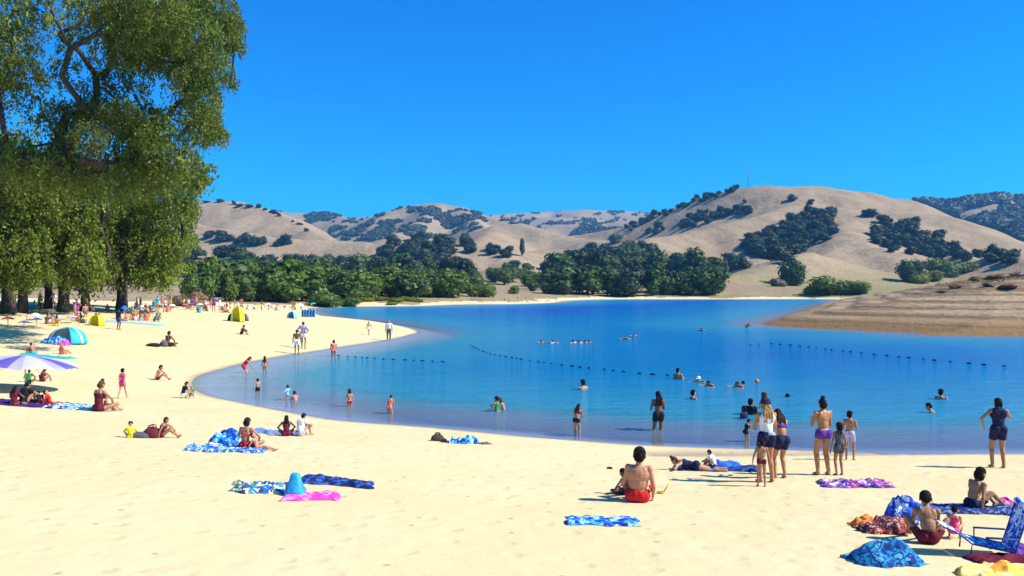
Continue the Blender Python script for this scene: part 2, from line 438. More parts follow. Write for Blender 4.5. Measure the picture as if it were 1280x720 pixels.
# --- water
nw, mw = 220, 420
th = np.linspace(R(-60), R(60), nw); rr = 24*np.power(480/24, np.linspace(0, 1, mw))
TH, RR = np.meshgrid(th, rr); wx_ = (RR*np.sin(TH)).ravel(); wy_ = (RR*np.cos(TH)-8).ravel()
dn, df, dp, ins = shore(wx_, wy_)
dd = np.minimum(np.minimum(dn, df), dp)
dep = np.where(ins, np.where(dd < 6.5, .17*dd, 1.1+.05*(dd-6.5)), -.3*dd)
idx = np.arange(nw*mw).reshape(mw, nw)
wf = np.stack([idx[:-1, :-1], idx[:-1, 1:], idx[1:, 1:], idx[1:, :-1]], -1).reshape(-1, 4)[:, ::-1]
keep = (dep[wf].max(1) > -3.5)
wf = wf[keep]; used, inv = np.unique(wf, return_inverse=True)
wm = new_mesh('lake_water', np.stack([wx_, wy_, np.zeros_like(wx_)], 1)[used], inv.reshape(wf.shape), None, True)
a = wm.attributes.new('depth', 'FLOAT', 'POINT'); a.data.foreach_set('value', dep[used].astype(np.float32))
m_wat, nt, b = mat_new('lake_water')
out = nt.nodes['Material Output']
dpt = attr(nt, 'depth').outputs['Fac']
geo = nt.nodes.new('ShaderNodeNewGeometry'); P = geo.outputs['Position']
sep = nt.nodes.new('ShaderNodeSeparateXYZ'); lnk(nt, P, sep.inputs[0])
na = noise(nt, .04, 3, .5, P)
dcol = ramp(nt, [(0, (.46,.46,.45)), (.10, (.30,.38,.42)), (.19, (.05,.31,.40)), (.33, (.004,.20,.40)), (.60, (.0006,.070,.38)), (1, (.0003,.022,.31))])
lnk(nt, mrange(nt, math_n(nt, 'ADD', dpt, math_n(nt, 'MULTIPLY', na.outputs[0], .5)), 0, 6), dcol.inputs[0])
mpn = nt.nodes.new('ShaderNodeMapping'); mpn.inputs['Scale'].default_value = (.45, 2.6, 1); lnk(nt, P, mpn.inputs[0])
w1 = noise(nt, 1.3, 4, .6, mpn.outputs[0]); w2 = noise(nt, .22, 3, .55, mpn.outputs[0]); w3 = noise(nt, 5.5, 2, .5, mpn.outputs[0])
hgt = math_n(nt, 'ADD', math_n(nt, 'MULTIPLY', w1.outputs[0], .5), math_n(nt, 'MULTIPLY', w2.outputs[0], 1.2))
hgt = math_n(nt, 'ADD', hgt, math_n(nt, 'MULTIPLY', w3.outputs[0], .16))
bn = nt.nodes.new('ShaderNodeBump'); bn.inputs['Distance'].default_value = .75; lnk(nt, hgt, bn.inputs['Height'])
lnk(nt, mrange(nt, dpt, 0, .8, .12, .75), bn.inputs['Strength'])
dif = nt.nodes.new('ShaderNodeBsdfDiffuse'); lnk(nt, dcol.outputs[0], dif.inputs[0]); lnk(nt, bn.outputs[0], dif.inputs['Normal'])
tr = nt.nodes.new('ShaderNodeBsdfTransparent'); tr.inputs[0].default_value = (.86, .95, .99, 1)
gl = nt.nodes.new('ShaderNodeBsdfGlossy'); gl.inputs['Roughness'].default_value = .09; lnk(nt, bn.outputs[0], gl.inputs['Normal'])
gl.inputs[0].default_value = (.45, .70, .92, 1)
mx = nt.nodes.new('ShaderNodeMixShader'); lnk(nt, mrange(nt, dpt, -.02, 1.1, .25, 1.), mx.inputs[0])
lnk(nt, tr.outputs[0], mx.inputs[1]); lnk(nt, dif.outputs[0], mx.inputs[2])
fr = nt.nodes.new('ShaderNodeFresnel'); fr.inputs[0].default_value = 1.25; lnk(nt, bn.outputs[0], fr.inputs['Normal'])
mx2 = nt.nodes.new('ShaderNodeMixShader'); lnk(nt, math_n(nt, 'MULTIPLY', fr.outputs[0], .48), mx2.inputs[0])
lnk(nt, mx.outputs[0], mx2.inputs[1]); lnk(nt, gl.outputs[0], mx2.inputs[2]); lnk(nt, mx2.outputs[0], out.inputs[0])
wm.materials.append(m_wat)
tag(link('lake_water', wm), 'bright blue lake water, paler in the shallows', kind='structure')

# ------------------------------------------------------------------ sky, sun, camera
SUN_EL, SUN_AZ = 43.0, 100.0     # azimuth clockwise from +Y (sun almost straight to the right)
w = bpy.data.worlds.new('World'); scn.world = w; w.use_nodes = True
nt = w.node_tree; bg = nt.nodes['Background']
sky = nt.nodes.new('ShaderNodeTexSky'); sky.sky_type = 'NISHITA'; sky.sun_disc = False
sky.sun_elevation = R(SUN_EL); sky.sun_rotation = R(SUN_AZ); sky.air_density = 1.0; sky.dust_density = .8; sky.ozone_density = 2.0
hs = nt.nodes.new('ShaderNodeHueSaturation'); hs.inputs['Saturation'].default_value = SKY_SAT if 'SKY_SAT' in globals() else 1.35
hs.inputs['Hue'].default_value = .5
lnk(nt, sky.outputs[0], hs.inputs['Color'])
tint = mixc(nt, 1.0, hs.outputs[0], (.02, 1.04, 1.80), 'MULTIPLY')
lnk(nt, tint, bg.inputs[0]); bg.inputs[1].default_value = .075
sl = bpy.data.lights.new('sun', 'SUN'); sl.energy = 4.8; sl.angle = R(.53); sl.color = (1, .95, .86)
so = bpy.data.objects.new('sun', sl); col.objects.link(so)
az = R(SUN_AZ); el = R(SUN_EL)
sd = Vector((math.sin(az)*math.cos(el), math.cos(az)*math.cos(el), math.sin(el)))
so.rotation_euler = sd.to_track_quat('Z', 'Y').to_euler(); so.location = (60, -20, 60)
cd = bpy.data.cameras.new('camera'); cam = bpy.data.objects.new('camera', cd); col.objects.link(cam)
cam.location = CAM; cam.rotation_euler = (R(90), 0, 0); cd.lens = 36*F/1280; cd.sensor_width = 36
cd.shift_y = 2/1280; cd.clip_end = 20000; cd.clip_start = .1
scn.camera = cam
scn.view_settings.view_transform = 'Standard'; scn.view_settings.look = 'None'
scn.view_settings.exposure = .70; scn.view_settings.gamma = 1
scn.cycles.max_bounces = 8; scn.cycles.transparent_max_bounces = 12

# air: pale haze that turns the far hills blue
hb = MB(); hb.box((0, 3380, 292), (12600, 7020, 610))
hz = hb.mesh('haze', None, False)
m, nt, b = mat_new('haze_air'); nt.nodes.remove(b)
pv = nt.nodes.new('ShaderNodeVolumePrincipled'); pv.inputs['Color'].default_value = (.16, .52, 1, 1)
pv.inputs['Density'].default_value = .000095; pv.inputs['Anisotropy'].default_value = .0
lnk(nt, pv.outputs[0], nt.nodes['Material Output'].inputs['Volume']); hz.materials.append(m)
tag(link('haze', hz), 'thin blue air over the lake and hills', kind='stuff')
# ------------------------------------------------------------------ foliage
def leaf_mat(name, base, var=.35, dead=0.0, trans=.25):
    m, nt, b = mat_new(name)
    at = attr(nt, 'lv').outputs['Fac']; oi = nt.nodes.new('ShaderNodeObjectInfo')
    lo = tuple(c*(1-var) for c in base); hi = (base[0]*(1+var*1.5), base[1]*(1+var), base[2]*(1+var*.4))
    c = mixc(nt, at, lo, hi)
    c2 = mixc(nt, mrange(nt, oi.outputs['Random'], 0, 1, 0, .5), c, (base[0]*1.5, base[1]*1.15, base[2]*.7))
    if dead: c2 = mixc(nt, mrange(nt, at, .93, .97, 0, dead), c2, (.20,.12,.05))
    lnk(nt, c2, b.inputs['Base Color']); b.inputs['Roughness'].default_value = .55; b.inputs['Specular IOR Level'].default_value = .25
    t = nt.nodes.new('ShaderNodeBsdfTranslucent'); lnk(nt, c2, t.inputs[0])
    mx = nt.nodes.new('ShaderNodeMixShader'); mx.inputs[0].default_value = trans
    lnk(nt, b.outputs[0], mx.inputs[1]); lnk(nt, t.outputs[0], mx.inputs[2])
    lnk(nt, mx.outputs[0], nt.nodes['Material Output'].inputs[0])
    return m
def bark_mat(name, c0, c1, sc=6):
    m, nt, b = mat_new(name); tc = nt.nodes.new('ShaderNodeTexCoord')
    mp = nt.nodes.new('ShaderNodeMapping'); mp.inputs['Scale'].default_value = (1, 1, .25); lnk(nt, tc.outputs['Object'], mp.inputs[0])
    n = noise(nt, sc, 5, .7, mp.outputs[0]); lnk(nt, mixc(nt, mrange(nt, n.outputs[0], .35, .65), c0, c1), b.inputs['Base Color'])
    b.inputs['Roughness'].default_value = .95; bump(nt, n.outputs[0], .8, .05, b); return m
BARK = bark_mat('bark', (.030,.022,.016), (.085,.064,.045))
L_big = leaf_mat('leaf_olive', (.108,.165,.030), .75, .0, .35)
L_row = leaf_mat('leaf_row', (.112,.172,.026), .8, .0, .35)
L_oak = leaf_mat('leaf_oak', (.024,.046,.020), .5, 0, .12)
L_mid = leaf_mat('leaf_mid', (.058,.110,.026), .5, 0, .18)
L_grn = leaf_mat('leaf_green', (.090,.150,.024), .4, 0, .22)
L_bri = leaf_mat('leaf_bright', (.17,.22,.020), .35, 0, .3)
L_scr = leaf_mat('leaf_scrub', (.026,.044,.026), .5, 0, .08)
L_dead = leaf_mat('leaf_dead', (.17,.115,.075), .35, 0, .1)

def leaves_geo(P, D, ln, wd):
    """one narrow folded quad per leaf. P points, D long-axis directions"""
    n = len(P)
    D = D/(np.linalg.norm(D, axis=1)[:, None]+1e-9)
    Rn = rng.normal(size=(n, 3)); S = np.cross(D, Rn); S /= np.linalg.norm(S, axis=1)[:, None]+1e-9
    l = (ln*rng.uniform(.6, 1.3, n))[:, None]; w_ = (wd*rng.uniform(.7, 1.3, n))[:, None]
    v = np.stack([P-D*l*.5, P+S*w_*.5, P+D*l*.5, P-S*w_*.5], 1).reshape(-1, 3)
    f = np.arange(n*4).reshape(n, 4); return v, f
def leaf_mesh(name, chunks, mat, core=None):
    V = []; Fq = []; lv = []; n = 0
    for v, f, q in chunks:
        V.append(v); Fq.append(f+n); lv.append(q); n += len(v)
    V = np.concatenate(V); Fq = np.concatenate(Fq); lv = np.concatenate(lv)
    me = new_mesh(name, V, Fq, mat, False)
    a = me.attributes.new('lv', 'FLOAT', 'POINT'); a.data.foreach_set('value', lv.astype(np.float32)); return me

def droop_clump(c, r, n, ln, wd, seed_v, droop=1.0, sz=1.0, strand=9, step=None):
    """strands that hang from a rounded twig mass"""
    ns = max(1, int(n/strand)); step = step or ln*.75
    d = rng.normal(size=(ns, 3)); d /= np.linalg.norm(d, axis=1)[:, None]
    rad = rng.uniform(.35, 1.0, ns)**.6
    p0 = np.array(c)+d*rad[:, None]*np.array([r, r, r*sz])
    p0[:, 2] += r*.15
    out = d*np.array([1, 1, .25]); k = np.arange(strand)
    fall = (k/strand)**1.3
    P = p0[:, None, :] + out[:, None, :]*(k*step*.30)[None, :, None]
    P[:, :, 2] -= (fall*strand*step*.75*droop)[None, :]*rng.uniform(.4, 1.4, ns)[:, None]
    P = P.reshape(-1, 3)+rng.normal(size=(ns*strand, 3))*ln*.35
    D = np.tile(np.array([0, 0, -1.0]), (len(P), 1))*(.4+droop*.6)+rng.normal(size=P.shape)*.55
    v, f = leaves_geo(P, D, ln, wd)
    base = np.repeat(np.clip(seed_v+rng.normal(0, .14, ns), 0, 1), strand)
    q = np.clip(base+rng.normal(0, .07, len(P)), 0, 1)
    return v, f, np.repeat(q, 4)

def limb_tree(root, clumps, rbase, seed=1, wob=.08):
    """grow limbs from the trunk to every foliage clump (nearest-node joining), return MB"""
    rnd = random.Random(seed)
    nodes = [np.array(p, float) for p in root]; par = [-1]+list(range(len(root)-1)); load = [0.0]*len(nodes)
    order = sorted(range(len(clumps)), key=lambda i: np.linalg.norm(clumps[i]-nodes[-1]))
    for i in order:
        c = clumps[i]; best = None; bd = 1e9
        for j, p in enumerate(nodes):
            if j < len(root)*.45: continue
            d = np.linalg.norm(c-p)*(1+.35*max(0, (p[2]-c[2])/(np.linalg.norm(c-p)+.1)))
            if d < bd: bd = d; best = j
        p = nodes[best]; L = np.linalg.norm(c-p); k = max(2, int(L/1.2)); prev = best
        off = np.array([rnd.uniform(-1, 1), rnd.uniform(-1, 1), rnd.uniform(0, 1)])*L*.16
        for s in range(1, k+1):
            t = s/k; q = p+(c-p)*t+off*math.sin(t*math.pi)+np.array([rnd.gauss(0, wob) for _ in range(3)])
            nodes.append(q); par.append(prev); load.append(0); prev = len(nodes)-1
        load[prev] = 1
    # pipe-model radii
    for j in range(len(nodes)-1, 0, -1): load[par[j]] += load[j]
    tot = max(load[0], 1); rad = [max(.03, rbase*(l/tot)**.45) for l in load]
    kids = {}
    for j in range(1, len(nodes)): kids.setdefault(par[j], []).append(j)
    mb = MB(); done = set()
    def walk(start, first):
        path = [start, first]
        while path[-1] in kids:
            ks = sorted(kids[path[-1]], key=lambda q: -load[q]); path.append(ks[0])
        return path
    starts = [(0, kids[0][0])]
    used = set()
    while starts:
        a, b_ = starts.pop()
        if b_ in used: continue
        path = walk(a, b_)
        for i_, q in enumerate(path):
            if i_ > 0: used.add(q)
            if q in kids and i_ > 0:
                for o in kids[q]:
                    if o not in path: starts.append((q, o))
        rs = [rad[q] for q in path]; rs[0] = min(rad[path[0]], rs[1]*1.25)
        if a == 0: rs[0] = rbase*1.35
        mb.tube([nodes[q] for q in path], rs, 8 if rs[0] > .15 else 5)
    return mb

# --- the large spreading tree, trunk just outside the left edge
def up(u, v, Y): return np.array(W(u, v, Y))
TX, TY = -34.0, 46.0
tz = gz(TX, TY)
big = []
Yb = 46.0
spec = [  # u, v, radius px, leaves, tone (light and shade painted into leaf colour)
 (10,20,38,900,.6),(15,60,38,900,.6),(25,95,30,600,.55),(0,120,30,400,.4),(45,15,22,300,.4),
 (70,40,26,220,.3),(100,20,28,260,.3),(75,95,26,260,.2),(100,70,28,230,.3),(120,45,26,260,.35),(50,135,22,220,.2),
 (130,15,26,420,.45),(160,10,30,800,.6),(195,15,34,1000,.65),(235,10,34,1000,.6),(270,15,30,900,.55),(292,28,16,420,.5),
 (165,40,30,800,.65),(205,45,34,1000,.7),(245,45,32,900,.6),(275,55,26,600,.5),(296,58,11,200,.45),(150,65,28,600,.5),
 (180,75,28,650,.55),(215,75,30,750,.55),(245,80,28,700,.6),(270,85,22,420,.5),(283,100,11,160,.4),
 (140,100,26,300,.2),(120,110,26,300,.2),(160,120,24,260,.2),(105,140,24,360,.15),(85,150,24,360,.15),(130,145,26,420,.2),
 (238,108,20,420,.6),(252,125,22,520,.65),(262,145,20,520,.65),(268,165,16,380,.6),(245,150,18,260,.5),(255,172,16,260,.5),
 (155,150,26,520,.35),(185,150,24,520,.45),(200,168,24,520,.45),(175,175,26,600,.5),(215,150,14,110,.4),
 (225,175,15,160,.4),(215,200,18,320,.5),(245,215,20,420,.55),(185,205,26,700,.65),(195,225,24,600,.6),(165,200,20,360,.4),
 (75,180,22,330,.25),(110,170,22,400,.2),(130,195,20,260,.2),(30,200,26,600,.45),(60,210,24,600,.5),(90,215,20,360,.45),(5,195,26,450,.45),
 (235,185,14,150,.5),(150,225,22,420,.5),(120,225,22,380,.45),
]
chunks = []; cl = []
for (u, v, r, n, tone) in spec:
    c = up(u+rng.normal(0, 3), v+rng.normal(0, 3), Yb+rng.uniform(-3.5, 4.5))
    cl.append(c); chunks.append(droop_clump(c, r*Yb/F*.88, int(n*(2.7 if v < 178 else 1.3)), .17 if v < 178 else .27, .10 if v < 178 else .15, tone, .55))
    if n > 300: c2 = np.array(CAM)+(c-np.array(CAM))*rng.uniform(1.05, 1.11)+rng.normal(0, .3, 3)-np.array([.5, 0, 0]); cl.append(c2); chunks.append(droop_clump(c2, r*Yb/F*1.15, int(n*1.1), .24, .11, tone*.5, .8))  # rear layer: inner crown shade painted as a darker leaf tone
for k in range(95):        # the rest of the crown, beyond the picture
    a = rng.uniform(0, 2*math.pi); q = rng.uniform(.2, 1)**.6
    c = np.array([TX+math.cos(a)*15*q, TY+2+math.sin(a)*13*q, tz+11+rng.uniform(0, 1)*17*(1-.55*q*q)])
    u_ = 640+c[0]/c[1]*F; v_ = HOR-(c[2]-4.3)/c[1]*F
    if u_ > -40 and v_ > -25: continue
    if c[1] < 31: continue
    cl.append(c); chunks.append(droop_clump(c, 1.9, 420, .38, .16, rng.uniform(.3, .65), 1.0))
t_big = empty('tree', (TX, TY, tz))
tag(t_big, 'large spreading tree whose drooping leafy branches fill the upper left corner', 'tree')
off = np.array([TX, TY, tz])
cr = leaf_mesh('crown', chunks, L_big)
cr.transform(Matrix.Translation(Vector(-off)))
link('crown', cr, t_big)
rootp = [(0,0,-.4),(.1,.1,1.5),(.3,0,3.5),(.9,.2,5.5),(1.8,.4,7.5),(3.0,.3,9.2)]
limb_tree(rootp, [c-off for c in cl], .50, 3).build('trunk', BARK, t_big)

# --- the row of drooping trees on the back of the beach
row = [  # trunk u, base v, trunk radius, lobes [(u, v, rpx, n, tone)], label; tone paints lit lobes and dark gaps
 (10, 392, .62, [(5,215,30,700,.55),(0,250,30,700,.5),(28,235,28,700,.5),(10,290,30,700,.5),(35,275,24,600,.6),(20,320,28,700,.65),(42,310,18,420,.6),(5,340,26,600,.5),(32,346,18,450,.75),(48,330,10,160,.6),(12,362,14,260,.5)],
   'tree with thick dark trunk under drooping olive crown at the left edge'),
 (28, 391, .45, [(50,215,26,600,.5),(62,240,22,550,.5),(52,262,18,420,.45),(55,290,16,300,.35),(50,352,12,220,.6)],
   'tree with a narrower trunk second from the left edge in the shady row'),
 (79, 390, .55, [(85,225,26,650,.5),(78,255,24,600,.55),(100,250,24,600,.6),(88,285,26,650,.6),(110,280,18,420,.6),(80,318,20,450,.55),(105,312,22,550,.7),(112,340,17,420,.75),(92,345,18,420,.65),(78,352,14,260,.5),(108,362,12,200,.6)],
   'middle tree of the shady row whose rounded light green lobe hangs low'),
 (106, 389, .45, [(118,225,22,480,.4),(130,250,20,420,.35),(128,290,16,260,.25),(132,330,14,220,.15),(135,215,20,420,.45),(128,360,12,160,.1)],
   'dark shaded tree between the rounded lobe and the rightmost weeping tree'),
 (152, 388, .60, [(160,235,28,750,.5),(190,240,28,750,.6),(218,235,24,600,.6),(238,225,16,320,.55),(165,270,26,700,.55),(195,275,28,750,.65),(222,268,22,560,.65),(237,260,13,240,.6),(160,305,22,500,.3),(185,310,26,650,.5),(210,305,22,600,.75),(228,300,14,300,.7),
    (195,338,22,600,.7),(215,335,16,420,.85),(172,338,20,380,.25),(180,360,16,320,.6),(204,358,14,300,.75),(150,345,14,200,.1),(148,280,14,260,.3)],
   'rightmost weeping tree of the shady row, its tips bright yellow green'),
]
for (u, v, tr_, lobes, lab) in row:
    p = ray(u, v); Yt = p.y
    base = np.array([p.x, p.y, gz(p.x, p.y)])
    t = empty('tree', Vector(base)); tag(t, lab, 'tree', 'row of drooping trees behind the beach')
    ch = []; cl = []
    for (lu, lv_, r, n, tone) in lobes:
        for s in range(2):
            c = up(lu+rng.normal(0, 3), lv_+rng.normal(0, 3), Yt+(-2.5 if s == 0 else 3.0)+rng.uniform(-1, 1)); cl.append(c-base)
            c[2] = max(c[2], base[2]+r*Yt/F*.5+2.75)
            x = droop_clump(c-base, r*Yt/F*.95, int(n*1.45), .29, .16, tone, .65); ch.append(x)
    for k in range(8):
        c = up(u+rng.uniform(-40, 40), 205+rng.uniform(0, 120), Yt+rng.uniform(3, 7)); cl.append(c-base)
        ch.append(droop_clump(c-base, 2.0, 420, .32, .17, .3, .6))
    link('crown', leaf_mesh('crown', ch, L_row), t)
    h = (362-200)/F*Yt
    limb_tree([(0,0,-.3),(.05,0,1.2),(0,.1,2.4),(.1,.1,4),(.2,.1,6)], cl, tr_*.8, 5).build('trunk', BARK, t)
# more shade trees of the same grove, deeper in
for (u, v, lab) in ((60, 386, 'slim far trunk seen between the thick trunks of the shady row'), (-40, 392, 'shady tree just past the left edge of the picture'), (-100, 390, 'outermost shady tree beyond the left edge')):
    p = ray(u, v); base = np.array([p.x, p.y, gz(p.x, p.y)]); t = empty('tree', Vector(base)); tag(t, lab, 'tree', 'row of drooping trees behind the beach')
    ch = []; cl = []
    for k in range(26):
        c = np.array([rng.uniform(-5, 5), rng.uniform(-4, 4), rng.uniform(3.4, 15)]); cl.append(c)
        ch.append(droop_clump(c, 2.2, 260, .45, .17, rng.uniform(.2, .6), 1.0))
    link('crown', leaf_mesh('crown', ch, L_row), t)
    limb_tree([(0,0,-.3),(.05,0,1.2),(0,.1,2.4),(.1,.1,4),(.2,.1,6)], cl, .32 if u > 0 else .5, 5).build('trunk', BARK, t)

# --- far trees: unit crowns (width 1, height 1) shared by copies
def unit_crown(name, mat, kind, n=900, ls=.13, seed=0):
    r2 = np.random.default_rng(seed); lob = []
    if kind == 'oak':
        for k in range(10):
            a = r2.uniform(0, 6.28); q = r2.uniform(0, .30); lob.append((math.cos(a)*q, math.sin(a)*q, r2.uniform(.22, .70), r2.uniform(.19, .28)))
    elif kind == 'tall':
        for k in range(11):
            a = r2.uniform(0, 6.28); z = r2.uniform(.18, .85); q = r2.uniform(0, .26)*(1.15-z); lob.append((math.cos(a)*q, math.sin(a)*q, z, r2.uniform(.14, .24)*(1.25-z*.6)))
    else:
        for k in range(9):
            a = r2.uniform(0, 6.28); q = r2.uniform(0, .34); lob.append((math.cos(a)*q, math.sin(a)*q, r2.uniform(.15, .5), r2.uniform(.2, .32)))
    w8 = np.array([l[3]**2 for l in lob]); w8 /= w8.sum()
    pick = r2.choice(len(lob), n, p=w8); L = np.array(lob)[pick]
    d = r2.normal(size=(n, 3)); d /= np.linalg.norm(d, axis=1)[:, None]
    P = L[:, :3]+d*(L[:, 3]*r2.uniform(.68, 1.22, n))[:, None]
    Nn = d+r2.normal(size=(n, 3))*.45; D = np.cross(Nn, r2.normal(size=(n, 3)))
    D /= np.linalg.norm(D, axis=1)[:, None]; S = np.cross(Nn, D); S /= np.linalg.norm(S, axis=1)[:, None]
    s = (ls*r2.uniform(.5, 1.2, n))[:, None]*.5
    v = np.stack([P-D*s, P+S*s*.8, P+D*s, P-S*s*.8], 1).reshape(-1, 3); f = np.arange(n*4).reshape(n, 4)
    tone = np.clip(.45+.5*r2.normal(0, .5, len(lob))[pick]*.5+r2.normal(0, .16, n), 0, 1)
    ch = [(v, f, np.repeat(tone, 4))]
    mb = MB()
    for l in lob: mb.ell(l[:3], (l[3]*.80,)*3, seg=8, rings=6)
    vv = np.concatenate(mb.v)
    me_c = mb.f
    tri = []
    for q in me_c:
        tri.append(q if len(q) == 4 else [q[0], q[1], q[2], q[2]])
    # quads only for the array path; degenerate quads are split off as tris
    quads = [q for q in me_c if len(q) == 4]
    ch.append((vv, np.array(quads), np.full(len(vv), .25)))
    me = leaf_mesh(name, ch, mat); me.validate(); return me
def unit_trunk(seed, h=.45, r=.035):
    mb = MB(); r2 = random.Random(seed)
    mb.tube([(0,0,-.06),(0,0,.12),(r2.uniform(-.03,.03),.01,h)], [r*1.3, r, r*.6], 6)
    for k in range(3):
        a = r2.uniform(0, 6.28); mb.tube([(0,0,.15),(math.cos(a)*.1,math.sin(a)*.1,.3),(math.cos(a)*.2,math.sin(a)*.2,.5)], [r*.6, r*.45, r*.2], 5)
    return mb.mesh('trunk', BARK)
UT = [unit_trunk(k) for k in range(3)]
KINDS = {
 'oak': [unit_crown('oak_crown', L_oak, 'oak', 1100, .12, 10+k) for k in range(3)],
 'mid': [unit_crown('mid_crown', L_mid, 'oak', 1300, .11, 20+k) for k in range(3)],
 'tall': [unit_crown('tall_crown', L_mid, 'tall', 1400, .11, 30+k) for k in range(3)],
 'green': [unit_crown('green_crown', L_grn, 'oak', 1500, .10, 40+k) for k in range(3)],
 'gtall': [unit_crown('green_tall_crown', L_grn, 'tall', 1500, .10, 50+k) for k in range(3)],
 'bush': [unit_crown('bush_crown', L_grn, 'bush', 1800, .10, 60+k) for k in range(2)],
 'bright': [unit_crown('bright_crown', L_bri, 'bush', 1800, .10, 70+k) for k in range(2)],
 'dark': [unit_crown('dark_bush_crown', L_oak, 'bush', 1500, .12, 80+k) for k in range(2)],
 'dead': [unit_crown('dead_crown', L_dead, 'bush', 700, .07, 90)],
}
_tc = [0]
NT = [0]
def put_tree(u, v, wpx, hpx, kind, label, group=None, name='tree', cat='tree', p=None):
    p = p or ray(u, v)
    if p is None: return
    Y = p.y; w_ = wpx/F*Y; h_ = hpx/F*Y; NT[0] += 1
    t = empty(name, (p.x, p.y, p.z-.03*h_), rng.uniform(0, 6.28))
    tag(t, label, cat, group)
    c = link('crown', KINDS[kind][_tc[0] % len(KINDS[kind])], t); c.scale = (w_/.95, w_/.95, h_/.95)
    tk = link('trunk', UT[_tc[0] % 3], t); tk.scale = (w_*.9, w_*.9, h_)
    _tc[0] += 1; return t
def poly_in(x, y, P):
    c = False; n = len(P)
    for i in range(n):
        a, b_ = P[i], P[(i+1) % n]
        if (a[1] > y) != (b_[1] > y) and x < (b_[0]-a[0])*(y-a[1])/(b_[1]-a[1])+a[0]: c = not c
    return c
def grove(P, step, hm, kind, label, group, name='tree', hpx=None, asp=1.35, jit=.5, skip=0.0):
    """trees on the ground seen inside an outline; hm = real height in metres"""
    xs = [q[0] for q in P]; ys = [q[1] for q in P]
    y = max(ys); row_ = 0
    while y > min(ys):
        x = min(xs)+(step/2 if row_ % 2 else 0)
        while x < max(xs):
            u = x+rng.uniform(-jit, jit)*step; v = y+rng.uniform(-jit, jit)*step*.5
            if poly_in(u, v, P) and rng.random() > skip:
                p = ray(u, v)
                if p is not None and p.y > 120:
                    h = hm*rng.uniform(.75, 1.25)/p.y*F; ks = kind if isinstance(kind, str) else kind[int(rng.integers(len(kind)))]
                    put_tree(u, v, h*asp*rng.uniform(.85, 1.2), h, ks, label, group, name, p=p)
            x += step
        y -= step*.55; row_ += 1

# single trees that can be told apart
S = put_tree
S(992,357,46,38,'mid','round dark green tree alone on the grassy slope at the foot of the right hill')
S(970,358,26,14,'dead','pale grey green shrub left of the round dark tree', name='shrub', cat='shrub')
S(1040,368,50,27,'bush','broad dense green bush on the shore behind the earth bank', name='shrub', cat='shrub')
S(1066,368,36,22,'bush','smaller green bush joined to the right of the broad shore bush', name='shrub', cat='shrub')
S(1018,368,28,20,'bright','yellow green bush at the left end of the broad shore bush', name='shrub', cat='shrub')
S(1135,352,38,30,'mid','dark olive bush at the left end of the thicket on the earth bank', name='shrub', cat='shrub')
S(1143,353,30,20,'bright','bright lime green bush in front of the dark olive one on the bank', name='shrub', cat='shrub')
S(1165,351,28,18,'bright','low bright green bush in the middle of the thicket on the bank', name='shrub', cat='shrub')
S(1182,345,42,27,'bush','tallest green bush of the thicket on the earth bank', name='shrub', cat='shrub')
S(1207,340,30,18,'bright','bright green bush at the right end of the bank thicket', name='shrub', cat='shrub')
S(990,251,14,10,'oak','small dark oak just below the crest of the right hill', name='oak_tree')
S(1013,256,9,8,'oak','tiny oak between the crest oak and the wooded gully of the right hill', name='oak_tree')
S(1089,271,24,11,'oak','oval dark oak standing alone high on the open right shoulder of the hill', name='oak_tree')
S(1142,284,21,15,'oak','round dark oak alone on the hill above the right hand gully', name='oak_tree')
S(1152,300,20,14,'oak','dark oak at the upper right end of the right hand gully', name='oak_tree')
S(1172,299,20,14,'oak','dark oak under the round lone oak, near the skyline spur', name='oak_tree')
S(901,262,4,6,'oak','tiny isolated oak on the upper left slope of the right hill', name='oak_tree')
S(874,266,5,5,'oak','tiny isolated oak on the far left shoulder of the right hill', name='oak_tree')
S(931,254,6,6,'oak','small oak below the radio mast', name='oak_tree')
S(262,376,52,62,'gtall','tall broad green tree rising behind the crowded beach, right of the weeping row')
S(238,378,34,50,'gtall','green tree half hidden behind the tips of the weeping row')
S(286,377,30,44,'gtall','lighter green tree at the right side of the tall broad one')
S(248,382,36,24,'dead','leafless brown shrub at the back of the beach', name='shrub', cat='shrub')
S(225,383,30,18,'dead','leafless brown shrub under the weeping tree tips', name='shrub', cat='shrub')
S(330,377,36,34,'gtall','rounded green tree left of centre behind the crowded beach')
S(360,377,30,28,'green','low round green tree beside the rounded one behind the beach')
S(382,377,30,26,'green','low green tree just left of the willow mound')
S(410,383,44,20,'bush','pale green willow mound at the left end of the lake inlet', name='shrub', cat='shrub')
S(436,383,26,14,'bush','low green mound joined to the willow mound', name='shrub', cat='shrub')
S(830,366,20,34,'bright','tall bright yellow green tree on the far shore')
S(846,367,18,24,'bright','shorter bright green tree beside the yellow green one on the far shore')
S(820,367,18,18,'bright','low bright green tree left of the yellow green one on the far shore')
S(653,320,13,22,'tall','dark upright tree alone on the tan slope in the middle distance')
S(820,346,40,40,'mid','large dark round tree above the yellow green trees')
S(870,350,42,44,'mid','large dark tree behind the red roofed house')
S(895,366,30,34,'mid','dark tree at the right end of the far shore wood')
# brown scrub on top of the bank
for (u, v, w_, h_) in [(1222,352,26,9),(1250,350,34,11),(1272,347,26,10),(1236,358,20,7),(1196,360,24,7),(1264,360,28,8),(1180,366,18,5)]:
    S(u, v, w_, h_, 'dead', 'low brown dry scrub on the upper edge of the earth bank', 'dry scrub on the earth bank', name='shrub', cat='shrub')
